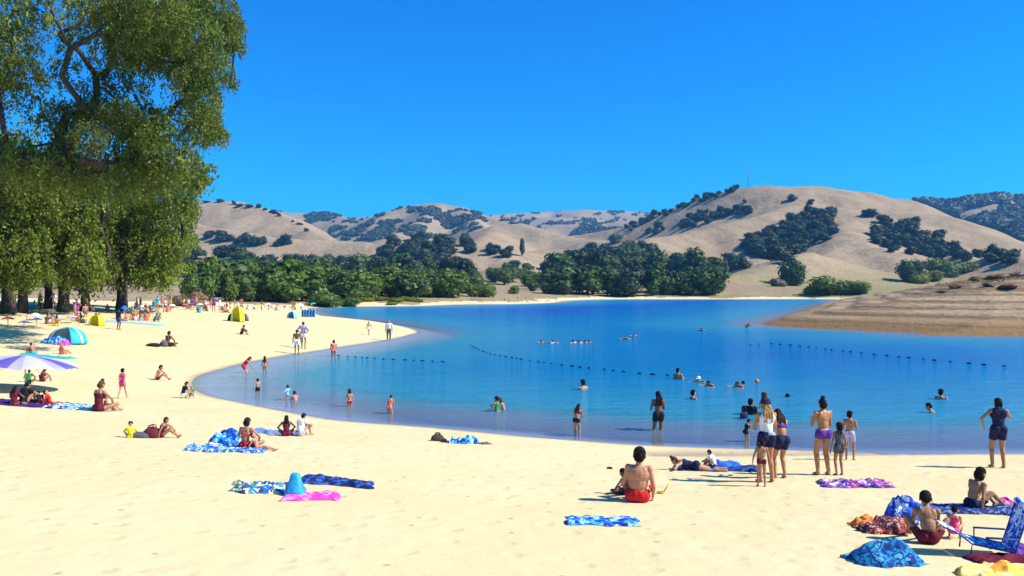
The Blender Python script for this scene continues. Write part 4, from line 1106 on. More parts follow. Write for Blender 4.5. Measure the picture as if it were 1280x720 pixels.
def get_h(ps, vox, kid, fem, stout):
    k = (ps, vox, kid, fem, stout)
    if k not in _h: _h[k] = human(ps, vox, kid, fem, stout)
    return _h[k]
def make_person(h, sc, skin, hair, clothes, label, group=None, face=False, hat=None):
    root = empty('person'); tag(root, label, 'person', group)
    me = new_mesh('body', h['co']*sc, h['f'], skin_mat(SK[skin]), True); link('body', me, root)
    if hair: hair_obj(h, hair[0], flat(HC[hair[1]], .85, .12, .5, 90), root, sc)
    if hat: hat_obj(h, flat(CC[hat[0]], .9), root, sc, hat[1])
    nm = {'trunks': 'swim_trunks', 'shorts': 'shorts', 'bottom': 'bikini_bottom', 'bra': 'bikini_top', 'suit': 'swimsuit', 'shirt': 'shirt', 'tank': 'tank_top', 'dress': 'dress', 'pants': 'trousers', 'rash': 'swim_shirt'}
    for (k, cc) in clothes:
        mt = cc if not isinstance(cc, str) else flat(CC[cc], .85, .15, .18, 14)
        garment(h, k, .010 if k in ('bottom', 'bra', 'suit') else .017, mt, root, nm[k], sc, loose=0 if k in ('bottom', 'bra', 'suit') else .008)
    if face: face_obj(h, root, sc)
    return root
PEOPLE = []
def top_z(h): return float(h['co'][:, 2].max())
def person(u, v, vtop, ps, yaw, skin, hair, clothes, label, kid=False, fem=False, vox=.012, group=None, face=False, hat=None, stout=1.0, water=False, lift=0.0, smin=.42):
    """feet/seat at pixel (u, v) on the sand (or the water line), head top at vtop"""
    h = get_h(ps, vox, kid, fem, stout); T = top_z(h)
    if water:
        p = ray(u, v, True); g = gz(p.x, p.y); above = (v-vtop)/F*p.y
        if ps in ('swim',): sc = .95; z = above-T*sc
        else:
            sc = (above-g)/T; sc2 = min(1.12, max(smin, sc)); z = g if abs(sc-sc2) < 1e-6 else above-T*sc2; sc = sc2
        loc = Vector((p.x, p.y, z))
    else:
        p = ray(u, v); sc = min(1.15, max(smin, (v-vtop)/F*p.y/T)); loc = Vector((p.x, p.y, gz(p.x, p.y)-.008+lift))
    r_ = make_person(h, sc, skin, hair, clothes, label, group, face, hat); r_.location = loc; r_.rotation_euler = (0, 0, R(yaw)); return r_

BK = ('short', 'black')
N = .0085
# foreground and shore people (yaw 0 = facing away from the camera, + turns left)
person(797,627,557,'sit_back',-12,'pink',BK,[('trunks','red')],'shirtless boy in red swim trunks seated on the sand with his back turned',kid=True,vox=N,stout=1.28,face=True)
person(781,618,585,'sit_cross',60,'brown',('short','black'),[('shorts','navy')],'small child almost hidden on the left of the boy in red trunks',kid=True,face=True)
person(958,603,499,'stand_chest',8,'gold',('long','blond'),[('tank','white'),('shorts','navy')],'woman with long blond hair and dark cap holding a child at the shore',fem=True,vox=N,hat=('navy',False),face=True)
person(952,608,548,'child_stand',-10,'tan',BK,[('bottom','maroon')],'little tanned child standing close in front of the blond woman in the cap',kid=True,vox=N,face=True)
person(976,598,512,'lean',15,'gold',('long','dark'),[('bra','purple'),('shorts','navy')],'woman with dark hair and dark shorts right behind the blond woman',fem=True,vox=N,face=True)
person(933,560,523,'lean',-60,'tan',('short','dark'),[('suit','black')],'child in a dark swimsuit leaning over at the water edge left of the blond woman',kid=True,fem=True,face=True)
person(1029,594,498,'stand_chest',12,'gold',('bun','black'),[('bottom','purple')],'tall bare backed woman in purple bikini bottom standing at the shore',fem=True,vox=N,face=True,stout=1.06)
person(1049,594,527,'stand',5,'tan',('pony','black'),[('tank','grey'),('shorts','grey')],'girl in grey top and dark shorts beside the woman in purple',kid=True,fem=True,vox=N,face=True)
person(1062,575,513,'stand_chest',-35,'tan',('short','black'),[('trunks','lav')],'child with black hair just behind the girl in grey',kid=True,vox=N,face=True)
person(1248,585,497,'stand_phone',-10,'tan',('bob','black'),[('dress','navy')],'woman in a short navy dress standing alone at the right edge of the shore',fem=True,vox=N,face=True)
person(1217,637,585,'sit_side',-75,'tan',('bob','black'),[('trunks','navy')],'boy leaning on one arm on the navy towel at the right edge',kid=True,vox=N,face=True,lift=.015)
person(1160,679,618,'sit_slump',-20,'tan',BK,[('trunks','maroon')],'tanned boy hunched over his knees in the right foreground',kid=True,vox=N,face=True)
person(1192,673,648,'squat',-40,'light',('short','black'),[('suit','pink')],'toddler in pink beside the hunched boy in the right foreground',kid=True,face=True)
person(870,588,574,'prone',75,'light',('bun','brown'),[('suit','navy')],'person in navy lying face down on the navy towel near the shore',fem=True,lift=.02,smin=.75)
person(892,587,571,'sit_hug',60,'tan',('short','dark'),[('shirt','white'),('shorts','navy')],'person with dark hair reclining beside the blue bundle on the navy towel',lift=.02,smin=.5)
# left middle distance
person(307,562,522,'sit_cross',-20,'tan',('bob','black'),[('bra','coral'),('shorts','red')],'woman with black hair seated beside the blue patterned towels left of centre',fem=True,vox=N,face=True)
person(322,563,540,'sit_legs',-95,'light',('short','brown'),[('trunks','orange')],'child leaning back against the woman with black hair',kid=True,face=True)
person(358,545,519,'sit_cross',15,'brown',('long','black'),[('suit','maroon')],'dark haired person on the left of the pair seated by the water',fem=True)
person(375,545,517,'sit_hug',-30,'light',('short','black'),[('shirt','white'),('shorts','lav')],'person in white on the right of the pair seated by the water',fem=True)
person(163,547,528,'sit_cross',20,'light',None,[('rash','yellow'),('shorts','yellow')],'toddler in yellow swim shirt and dark cap on the left sand',kid=True,hat=('navy',False))
person(202,547,521,'sit_side',-80,'tan',('bob','dark'),[('suit','maroon')],'woman sitting with legs stretched to the right behind the toddler in yellow',fem=True)
person(124,514,476,'sit_cross',-25,'tan',('bun','brown'),[('suit','maroon')],'woman seated at the right end of the pale blue towel near the purple umbrella',fem=True,face=True)
person(133,514,492,'sit_back',-60,'light',('short','blond'),[('trunks','white')],'baby seated in front of the woman on the pale blue towel',kid=True)
person(153,498,460,'walk',-10,'light',('short','black'),[('dress','pink')],'girl in a bright pink swim dress standing on the left sand',kid=True,fem=True)
person(197,475,456,'sit_side',-80,'tan',('short','black'),[('shorts','maroon')],'child sitting alone on the sand to the right of the girl in pink',kid=True)
person(230,498,477,'squat',-50,'light',('short','black'),[('shirt','black'),('shorts','white')],'child in black and white crouching at the tip of the cove',kid=True)
person(240,498,482,'squat',30,'light',('short','blond'),[('shirt','green')],'fair child digging sand beside the one in black and white',kid=True)
person(18,507,482,'sit_cross',-10,'brown',('long','black'),[('shirt','maroon')],'dark haired woman in the shade under the purple umbrella, leftmost',fem=True)
person(29,507,477,'sit_hug',-20,'tan',('bun','black'),[('shirt','black')],'woman in black in the shade under the purple umbrella, second from left',fem=True)
person(48,507,489,'sit_slump',30,'brown',BK,[('shirt','black')],'person in black lounging under the right part of the purple umbrella')
person(63,507,487,'sit_legs',-70,'light',('short','dark'),[('rash','red'),('shorts','red')],'child in a red swim shirt sitting at the right edge of the umbrella shade',kid=True)
person(36,478,462,'sit_cross',10,'brown',BK,[('shirt','green')],'person seen between the umbrella canopy and the people in its shade')
person(53,477,461,'sit_slump',0,'tan',('long','brown'),[('suit','maroon')],'long haired person seated behind the umbrella pole',fem=True)
person(41,443,428,'sit_side',70,'tan',('short','dark'),[('shorts','teal')],'person seated behind the purple umbrella, left one of two')
person(77,443,429,'sit_back',-20,'tan',('bob','blond'),[('suit','coral')],'person seated behind the purple umbrella, right one of two',fem=True)
person(210,433,412,'sit_cross',-30,'brown',BK,[('trunks','black')],'dark haired person seated alone beside a small black bag on the upper beach')
person(302,418,406,'sit_hug',-75,'brown',BK,[('trunks','navy')],'person seated alone on the sand below the yellow shade tent')
person(148,412,386,'stand',-20,'brown',('short','black'),[('shirt','navy'),('trunks','purple')],'person in navy and purple standing in front of the weeping trees')
# spit and cove edge
person(371,443,412,'stand',10,'brown',BK,[('trunks','white')],'man in white trunks standing at the cove edge, left of two close together')
person(379,436,402,'stand_hips',-10,'tan',BK,[('shirt','lav'),('shorts','white')],'man in pale clothes standing behind the one in white trunks')
person(461,419,402,'walk',40,'tan',BK,[('shorts','white')],'person in white shorts walking along the sand spit')
person(486,427,400,'stand',5,'light',('short','blond'),[('shirt','white'),('pants','grey')],'lone person in grey trousers standing near the tip of the spit')
# in the water
wat = [
 (417,445,425,'lean',20,'pink',('bob','dark'),[('suit','coral')],'woman in coral wading just off the sand spit',0,1),
 (306,466,446,'bend',-70,'light',('long','dark'),[('dress','red')],'girl in red wading at the left end of the cove',1,1),
 (331,462,445,'stand',10,'tan',('long','dark'),[('bottom','coral')],'girl wading just right of the one in red at the left end of the cove',1,1),
 (322,489,473,'child_stand',30,'light',BK,[('trunks','black')],'boy in black trunks waist deep in the left cove',1,0),
 (359,500,481,'arms_out',80,'pink',('short','dark'),[('rash','skyb')],'child in a pale blue swim shirt with outstretched arms in the cove',1,0),
 (369,500,489,'squat',30,'pink',('short','dark'),[('bottom','orange')],'child crouching in the water beside the one in pale blue',1,0),
 (437,508,486,'stand',15,'pink',('bob','dark'),[('bottom','red')],'tanned child with red bottoms wading left of centre, farther out one of two',1,1),
 (487,517,494,'lean',-15,'pink',('short','dark'),[('suit','coral')],'woman in coral leaning forward in the shallows left of centre',0,1),
 (621,514,495,'stand_chest',60,'pink',('short','black'),[('tank','green')],'child in a green top bending in the water at centre',1,0),
 (629,512,497,'lean',80,'pink',('bob','brown'),[('bottom','red')],'child partly behind the one in the green top',1,1),
 (721,545,505,'lean',-25,'tan',('long','dark'),[('bra','maroon'),('bottom','black')],'woman in a dark bikini leaning over in the shallows at centre',0,1),
 (823,538,489,'stand_chest',10,'brown',('long','black'),[('bra','maroon'),('shorts','black')],'woman in dark shorts knee deep behind the seated boy',0,1),
 (729,487,474,'stand_chest',20,'light',BK,[('trunks','navy')],'boy chest deep in front of the middle of the float line',1,0),
 (847,474,460,'stand_chest',-50,'tan',BK,[('shorts','navy')],'person chest deep at the right end of the float line',0,0),
 (866,499,487,'stand_chest',-60,'pink',BK,[('suit','black')],'child up to the waist with black hair, left of the splashing group',1,1),
 (1176,499,486,'stand_chest',-40,'pink',BK,[('bottom','navy')],'farther one of the two children in deep water at the right',1,0),
 (1167,516,504,'lean',60,'gold',BK,[('bottom','navy')],'nearer one of the two children in deep water at the right',1,0),
 (938,518,498,'stand_chest',-30,'tan',BK,[('rash','black')],'child in black in the water just left of the cap of the blond woman',1,0),
 (955,510,490,'stand',30,'light',('bob','brown'),[('suit','navy')],'child in navy in the water right behind the cap of the blond woman',1,1),
 (930,523,507,'stand',40,'brown',BK,[('rash','navy')],'dark haired child in the water just above the leaning one in a dark swimsuit',1,0),
]
for (u, v, vt, ps, yaw, sk, hr, cl, lab, kid, fem) in wat:
    person(u, v, vt, ps, yaw, sk, hr, cl, lab, kid=bool(kid), fem=bool(fem), water=True, face=(v > 500), smin=.45)
swim = [(873,477,471,'white','swimmer in a white cap at the left of the splashing group'),(885,483,476,'light','swimmer under the one in the white cap'),
 (921,484,477,'black','dark haired swimmer left of the float by the shore group'),(929,480,476,'black','second dark haired swimmer in the splashing group'),(946,478,475,'orange','swimmer in an orange cap right of the splashing group'),
 (984,496,492,'black','lone swimmer between the two shore groups'),(936,409,404,'black','lone swimmer off the tip of the earth bank'),(877,414,410,'pink','lone far swimmer right of the far row')]
for k, (u, v, vt, cc, lab) in enumerate(swim):
    person(u, v, vt, 'swim', rng.uniform(-180, 180), 'tan', BK if cc in ('black', 'light', 'pink') else None, [('suit', 'navy' if k % 2 else 'maroon')], lab, water=True, vox=.018,
           hat=(cc, False) if cc in ('white', 'orange') else None)
gsw = 'far swimmers in a row across the lake'
for (u, v) in [(677,429),(691,429),(716,429),(723,429),(731,429),(737,429),(782,424),(793,421)]:
    person(u, v, v-4.2, 'swim', rng.uniform(-180, 180), 'light', BK, [('suit', 'lav')], 'tiny far swimmer in the row across the middle of the lake', water=True, vox=.018, group=gsw)

# --- tiny crowd along the back of the beach: one mesh each, shared by copies
def crowd_mesh(ps, skin, hairc, cloth, ck, fem):
    h = get_h(ps, .03, False, fem, 1.0); m = region(h, ck); hd = np.array(h['names'])[h['bi']] == 'head'
    q = (h['co']-h['hc'])@h['HM']; hairm = hd & ((q[:, 1] < .02) | (q[:, 2] > .06))
    mi = []
    for f in h['f']:
        mi.append(1 if m[f[0]] else (2 if hairm[f[0]] else 0))
    co = h['co']+h['no']*(m[:, None]*.02+hairm[:, None]*.015)
    return new_mesh('body', co, h['f'], None, True, [skin_mat(SK[skin]), flat(CC[cloth], .85), flat(HC[hairc], .6)], mi)
cm = []
for ps, ck in (('stand', 'trunks'), ('sit_cross', 'shirt'), ('sit_hug', 'suit'), ('walk', 'shirt'), ('sit_legs', 'trunks'), ('stand_hips', 'dress')):
    for k in range(4):
        cc = ['white', 'teal', 'navy', 'lav', 'white', 'blue', 'pink', 'grey', 'black', 'white', 'skyb', 'coral', 'purple', 'yellow'][int(rng.integers(14))]
        cm.append((crowd_mesh(ps, ['tan', 'light', 'brown', 'pink'][k], ['black', 'dark', 'brown', 'blond'][(k+1) % 4], cc, ck, k % 2 == 0), ps))
def crowd(n, u0, u1, v0, v1, label, group, sit=.6):
    for k in range(n):
        u = rng.uniform(u0, u1); v = rng.uniform(v0, v1); p = ray(u, v)
        if p is None or p.z < .12: continue
        pool = [c for c in cm if c[1].startswith('sit')] if rng.random() < sit else [c for c in cm if not c[1].startswith('sit')]
        me = pool[int(rng.integers(len(pool)))][0]
        o = link('person', me, None, (p.x, p.y, p.z-.01), rng.uniform(0, 6.28)); s = rng.uniform(.62, .98); o.scale = (s, s, s); tag(o, label, 'person', group)
crowd(46, 165, 290, 384, 391, 'tiny beachgoer in the crowd along the back of the beach', 'crowd at the back of the beach', .45)
crowd(34, 290, 400, 383, 389, 'tiny beachgoer in the crowd between the yellow tent and the inlet', 'crowd near the inlet', .5)
crowd(14, 0, 135, 397, 410, 'small beachgoer sitting in front of the shady trees', 'beachgoers before the shady trees', .75)
crowd(16, 150, 200, 391, 402, 'small beachgoer right of the person in navy and purple', 'beachgoers right of the navy figure', .8)
crowd(8, 0, 140, 384, 390, 'small figure in the shade under the row of trees', 'figures in the tree shade', .5)
crowd(18, 590, 700, 374.5, 379, 'tiny figure on the sandy point of the far shore', 'figures on the far sandy point', .3)

# ------------------------------------------------------------------ beach things
def towel_mesh(w_, l_, mat, seed=0, crump=.015, th=.012, nx=26, ny=26, edge=.06):
    x = np.linspace(-w_/2, w_/2, nx); y = np.linspace(-l_/2, l_/2, ny); Xg, Yg = np.meshgrid(x, y)
    Xe = Xg+edge*fbm(Yg*4+seed, Xg*0+seed, seed, 2)*2; Ye = Yg+edge*fbm(Xg*4-seed, Yg*0+seed, seed+5, 2)*2
    ed = np.clip(np.minimum(w_/2-np.abs(Xg), l_/2-np.abs(Yg))/.07, 0, 1)
    Z = .005+ed*(th+crump*(np.abs(fbm(Xg*6+seed, Yg*6, seed+9, 3))*2.0)+crump*.7*np.abs(np.sin(Xg*12+fbm(Xg*3, Yg*3, seed, 2)*6)))
    top = np.stack([Xe.ravel(), Ye.ravel(), Z.ravel()], 1); bot = top.copy(); bot[:, 2] = .0
    n = nx*ny; f = []
    for j in range(ny-1):
        for i in range(nx-1):
            a = j*nx+i; f.append([a, a+1, a+nx+1, a+nx]); f.append([n+a, n+a+nx, n+a+nx+1, n+a+1])
    rim = [i for i in range(nx)]+[j*nx+nx-1 for j in range(1, ny)]+[(ny-1)*nx+i for i in range(nx-2, -1, -1)]+[j*nx for j in range(ny-2, 0, -1)]
    for a, b_ in zip(rim, rim[1:]+rim[:1]): f.append([a, n+a, n+b_, b_])
    return new_mesh('towel', np.concatenate([top, bot]), f, mat, True)
def towel(u, v, w_, l_, yaw, mat, label, crump=.015, name='towel', cat='towel', lift=0.0, seed=None):
    p = ray(u, v); sd_ = int(rng.integers(1000)) if seed is None else seed
    o = link(name, towel_mesh(w_, l_, mat, sd_, crump), None, (p.x, p.y, p.z), R(yaw))
    me = o.data
    ca, sa = math.cos(R(yaw)), math.sin(R(yaw))
    for vv in me.vertices:      # lie on the sand
        X = p.x+vv.co.x*ca-vv.co.y*sa; Yy = p.y+vv.co.x*sa+vv.co.y*ca
        vv.co.z += gz(X, Yy)-p.z+.004+lift
    return tag(o, label, cat)
def heap(u, v, w_, d_, h_, mat, label, name='blanket', cat='blanket', yaw=0, seed=0, ridge=None):
    """crumpled cloth thrown in a heap"""
    p = ray(u, v); nx, ny = 44, 34; x = np.linspace(-1, 1, nx); y = np.linspace(-1, 1, ny); Xg, Yg = np.meshgrid(x, y)
    rr_ = np.sqrt(Xg**2+Yg**2); env = np.clip(1-(np.abs(Xg)**2.2*.9+np.abs(Yg)**2.2*.9), 0, 1)**.6
    fold = .62+.30*np.sin(Xg*4+Yg*2.5+fbm(Xg*1.3+seed, Yg*1.3, seed, 2)*4)+.10*np.sin(Yg*11-Xg*5+fbm(Xg*2, Yg*2+seed, seed+3, 2)*6)
    Z = h_*env*(.35+.65*fold*(.8+.4*fbm(Xg*1.5+seed, Yg*1.5, seed+7, 2))+(.0 if ridge is None else ridge*np.exp(-(Yg+.4*Xg)**2*6)))+.012
    X2 = Xg*w_/2*(1+.10*fbm(Yg*3+seed, Xg, seed+1, 2)*2); Y2 = Yg*d_/2*(1+.16*fbm(Xg*3+seed, Yg, seed+2, 2)*2)
    top = np.stack([X2.ravel(), Y2.ravel(), Z.ravel()], 1); bot = top.copy(); bot[:, 2] = -.01; n = nx*ny; f = []
    for j in range(ny-1):
        for i in range(nx-1):
            a = j*nx+i; f.append([a, a+1, a+nx+1, a+nx]); f.append([n+a, n+a+nx, n+a+nx+1, n+a+1])
    rim = [i for i in range(nx)]+[j*nx+nx-1 for j in range(1, ny)]+[(ny-1)*nx+i for i in range(nx-2, -1, -1)]+[j*nx for j in range(ny-2, 0, -1)]
    for a, b_ in zip(rim, rim[1:]+rim[:1]): f.append([a, n+a, n+b_, b_])
    o = link(name, new_mesh(name, np.concatenate([top, bot]), f, mat, True), None, (p.x, p.y, p.z), R(yaw)); return tag(o, label, cat)

P_blue = pattern('print_blue', [(.01,.03,.25),(.02,.22,.65),(.35,.65,.80),(.03,.10,.5),(.05,.40,.70)], 16)
P_bluw = pattern('print_blue_white', [(.02,.06,.42),(.05,.16,.62),(.70,.78,.85),(.03,.10,.50),(.75,.82,.88)], 14)
P_bw2 = pattern('print_blue_fine', [(.02,.08,.45),(.60,.70,.80),(.04,.16,.60),(.02,.05,.30),(.25,.50,.70)], 22)
P_chair = pattern('print_chair', [(.03,.12,.55),(.75,.82,.88),(.05,.25,.70),(.80,.85,.90),(.02,.06,.35)], 24)
P_bw3 = pattern('print_blue_stripe', [(.02,.08,.45),(.65,.72,.80),(.03,.14,.50)], 5, 'wave')
P_pale = pattern('print_pale_blue', [(.30,.50,.65),(.60,.66,.66),(.08,.28,.55),(.45,.60,.70)], 11)
P_navy2 = pattern('print_navy_fine', [(.01,.015,.07),(.03,.07,.25),(.015,.02,.10),(.20,.30,.50)], 26)
P_teal = pattern('print_teal', [(.01,.03,.13),(.01,.08,.30),(.02,.28,.44),(.01,.05,.22),(.10,.40,.52)], 7, 'noise')
P_navy = pattern('print_navy', [(.01,.015,.07),(.02,.06,.28),(.015,.02,.10),(.03,.12,.40)], 15)
P_pink = pattern('print_pink', [(.75,.05,.30),(.85,.25,.50),(.80,.08,.42),(.55,.05,.35)], 12)
P_mult = pattern('print_multi', [(.02,.10,.35),(.03,.30,.35),(.70,.68,.20),(.05,.05,.10),(.75,.75,.70),(.03,.16,.45)], 17)
P_purp = pattern('print_purple', [(.10,.03,.35),(.70,.65,.70),(.03,.03,.10),(.65,.05,.10),(.05,.10,.5),(.75,.15,.40),(.02,.02,.06)], 17)
P_maro = pattern('print_maroon', [(.12,.015,.02),(.30,.04,.02),(.05,.01,.02),(.45,.10,.03),(.10,.02,.06),(.60,.40,.30),(.04,.02,.05)], 34)
P_yel = pattern('print_yellow', [(.80,.62,.10),(.82,.66,.22),(.75,.32,.03),(.80,.65,.18)], 5)

towel(755,652,1.06,.58,-6,P_blue,'bright blue and white patterned towel spread alone below the seated boy in red',.02)
towel(335,612,1.15,.70,3,P_mult,'multicoloured patterned towel at the left of the blue bell shaped bag',.05)
towel(390,622,.88,.55,8,P_pink,'pink towel in front of the blue bell shaped bag',.03)
towel(423,604,1.3,.62,-4,P_navy,'navy and blue towel stretching right of the blue bell shaped bag',.04)
towel(281,562,1.7,.9,4,P_bw2,'blue and white patterned towel under the woman with black hair left of centre',.04)
heap(283,556,.75,.5,.42,P_blue,'bundle of blue patterned cloth beside the woman with black hair','cloth_bundle','cloth',seed=3)
heap(262,561,.6,.4,.14,P_mult,'low crumpled red and white cloth at the left end of the blue white towel','cloth_bundle','cloth',seed=5)
towel(340,541,1.3,.6,-3,P_bw3,'blue towel left of the pair seated by the water',.05)
towel(1068,606,1.32,.75,-6,P_purp,'long purple and pink patterned towel beside the girl in grey',.05)
towel(897,586,1.7,.85,-4,P_navy,'navy towel with two people lying on it near the shore',.03)
heap(906,584,.7,.4,.20,flat(CC['blue'], .8),'bright blue bundle lying on the navy towel near the shore','cloth_bundle','cloth',seed=9)
towel(1213,638,1.7,.75,-12,P_navy2,'dark blue towel under the leaning boy at the right edge',.03)
heap(1107,702,.80,.52,.22,P_teal,'glossy teal and dark blue blanket heaped in the right foreground','blanket','blanket',yaw=4,seed=14,ridge=.5)
heap(1108,664,.72,.45,.24,P_maro,'dark red patterned cloth heap behind the teal blanket','cloth_bundle','cloth',seed=21)
heap(1130,652,.55,.45,.42,P_bluw,'blue and white patterned bundle against the back of the hunched boy','cloth_bundle','cloth',seed=23)
heap(1082,657,.40,.28,.16,flat(CC['orange'], .8, .3, .3, 8),'small orange beach bag left of the dark red cloth heap','beach_bag','bag',seed=25)
heap(1258,632,.28,.22,.14,P_pink,'small pink and blue bundle behind the leaning boy','cloth_bundle','cloth',seed=27)
towel(1252,700,.80,.35,-8,flat(CC['maroon'], .9, .1, .3, 9),'dark red towel under the patterned folding chair',.04)
towel(1245,716,1.0,.5,20,P_yel,'pale yellow mat with orange edge in the lower right corner',.03)
towel(1277,690,.35,.5,0,flat(CC['purple'], .9),'purple towel cut by the right edge of the picture',.04)
towel(93,510,1.5,.9,3,P_pale,'pale blue patterned towel under the woman near the purple umbrella',.05)
towel(38,506,3.8,1.3,0,flat((.05,.02,.12), .95, .1, .3, 5),'wide dark purple blanket in the shade of the umbrella',.04)
towel(60,446,2.6,.7,0,flat(CC['teal'], .9),'teal towel spread behind the purple umbrella',.04)
towel(166,404,5.0,.9,0,flat((.25,.45,.65), .9),'long pale blue towel right of the person in navy and purple',.05)
towel(583,554,.75,.40,-3,P_blue,'small blue patterned towel by the brown bag near the water',.10)
towel(606,555,.40,.18,-10,flat(CC['grey'], .9),'small dark cloth right of the little blue towel near the water',.04)
towel(562,553,.55,.22,-12,flat(CC['navy'], .9),'dark strip of cloth between the brown bag and the blue towel',.04)
# bags and small things
def bag(u, v, w_, d_, h_, c, label, name='beach_bag', handle=True, yaw=0, bell=False):
    p = ray(u, v); t = empty(name, (p.x, p.y, p.z-.005), R(yaw)); tag(t, label, 'bag')
    mb = MB(); n = 16; rings = []
    prof = [(0, .86), (.08, 1.0), (.35, 1.04), (.62, .92), (.82, .70), (.95, .42), (1.0, .30)]
    if bell: prof = [(0, .96), (.06, 1.04), (.25, .98), (.45, .80), (.65, .60), (.85, .48), (.95, .42), (1.0, .28)]
    vs = []; f = []
    for zz, rr_ in prof:
        for k in range(n):
            a = 2*math.pi*k/n; q = 1+.05*math.sin(a*5+zz*6); ca = abs(math.cos(a))**.7*np.sign(math.cos(a)); sa = abs(math.sin(a))**.7*np.sign(math.sin(a))
            vs.append((w_/2*rr_*ca*q, d_/2*rr_*sa*q, zz*h_))
    for j in range(len(prof)-1):
        for k in range(n): f.append([j*n+k, j*n+(k+1) % n, (j+1)*n+(k+1) % n, (j+1)*n+k])
    f.append(list(range(n))[::-1]); f.append([(len(prof)-1)*n+k for k in range(n)]); mb.add(vs, f); mb.build('bag_body', c, t)
    if handle:
        for s in (-1, 1):
            hb_ = MB(); hb_.tube([(-w_*.22, s*d_*.16, h_*.86), (-w_*.16, s*d_*.2, h_*1.12), (0, s*d_*.2, h_*1.2), (w_*.16, s*d_*.2, h_*1.12), (w_*.22, s*d_*.16, h_*.86)], .012, 6); hb_.build('handle', c, t)
    return t
bag(369,619,.33,.28,.36,flat((.02,.32,.62), .5, .4, .35, 9),'bright turquoise bell shaped beach bag between the pink and patterned towels', handle=False, bell=True)
bag(547,551,.34,.22,.18,flat((.08,.05,.03), .9),'small dark brown bag left of the little blue towel near the water')
bag(176,547,.45,.25,.14,flat(CC['grey'], .9),'grey bag between the toddler in yellow and the seated woman',handle=False)
bag(190,547,.40,.3,.26,flat(CC['maroon'], .9),'dark maroon bag next to the seated woman behind the toddler')
bag(192,433,.9,.4,.22,flat(CC['black'], .9),'black bag on the sand left of the person alone on the upper beach',handle=False)
bag(762,586,.13,.10,.05,flat(CC['black'], .9),'small black pouch lying on the sand beyond the boy in red',handle=False)
bag(205,433,.5,.4,.38,flat(CC['grey'], .9),'grey backpack right beside the person alone on the upper beach')
# toy spade and bucket by the boy
p = ray(829,617); t = empty('toy_spade', (p.x, p.y, p.z), R(-30)); tag(t, 'yellow toy spade with orange scoop lying by the feet of the boy in red', 'toy')
mb = MB(); mb.tube([(0,0,.02),(.05,.02,.10),(.10,.04,.18)], .014, 8); mb.build('handle', flat(CC['yellow'], .5), t)
mb = MB(); mb.ell((-.05,-.01,.02), (.07,.05,.018)); mb.build('scoop', flat(CC['orange'], .5), t)
# folding beach chair with blue and white printed cloth
p = ray(1234,693); ch = empty('beach_chair', (p.x, p.y, p.z), R(-12)); ch.scale = (.78, .78, .80); tag(ch, 'folding beach chair covered in blue and white printed cloth at the right edge', 'chair')
fr_ = flat((.03,.06,.22), .5)
w2 = .26
for s in (-1, 1):
    mb = MB(); mb.tube([(-.32, s*w2, .02), (-.30, s*w2, .22), (.30, s*w2, .12), (.42, s*w2, .50), (.50, s*w2, .80)], .014, 8); mb.build('frame', fr_, ch)
    mb = MB(); mb.tube([(.28, s*w2*.98, .12), (.12, s*w2*.98, .01)], .012, 8); mb.build('leg', fr_, ch)
    mb = MB(); mb.box((.12, s*(w2+.02), .33), (.46, .045, .02)); mb.build('armrest', fr_, ch)
    mb = MB(); mb.tube([(-.10, s*(w2+.02), .18), (-.10, s*(w2+.02), .32)], .011, 6); mb.build('arm_post', fr_, ch)
def sling(pts, w_, mat, nm, parent, sag=.03):
    n = 12; vs = []; f = []; pts = np.array(pts, float); tt = np.linspace(0, 1, len(pts)); ts = np.linspace(0, 1, 16)
    X = np.interp(ts, tt, pts[:, 0]); Z = np.interp(ts, tt, pts[:, 1])
    for th_ in (0, -.006):
        for i in range(16):
            for k in range(n):
                y = -w_+2*w_*k/(n-1); sg = sag*(1-(y/w_)**2)*math.sin(math.pi*ts[i])+.006*math.sin(y*60+i)
                vs.append((X[i], y, Z[i]-sg+th_))
    N_ = 16*n
    for i in range(15):
        for k in range(n-1): a = i*n+k; f.append([a, a+1, a+n+1, a+n]); f.append([N_+a, N_+a+n, N_+a+n+1, N_+a+1])
    rim = [k for k in range(n)]+[i*n+n-1 for i in range(1, 16)]+[15*n+k for k in range(n-2, -1, -1)]+[i*n for i in range(14, 0, -1)]
    for a, b_ in zip(rim, rim[1:]+rim[:1]): f.append([a, N_+a, N_+b_, b_])
    return link(nm, new_mesh(nm, vs, f, mat, True), parent)
sling([(-.30,.225),(.0,.17),(.29,.125)], w2, P_chair, 'seat', ch); sling([(.30,.13),(.42,.50),(.50,.79)], w2, P_chair, 'backrest', ch, .02)
mb = MB(); mb.cap((.485, -.17, .82), (.485, .17, .82), .05, .05); mb.build('head_cushion', P_bluw, ch)
# leg rest sticking out to the left with its cloth
mb = MB(); mb.tube([(-.30, -w2, .22), (-.52, -w2*.9, .38), (-.70, -w2*.8, .44)], .012, 8); mb.build('leg_rest_frame', fr_, ch)
mb = MB(); mb.tube([(-.30, w2, .22), (-.52, w2*.9, .38), (-.70, w2*.8, .44)], .012, 8); mb.build('leg_rest_frame', fr_, ch)
sling([(-.31,.228),(-.52,.385),(-.70,.445)], w2*.85, P_chair, 'leg_rest', ch, .01)
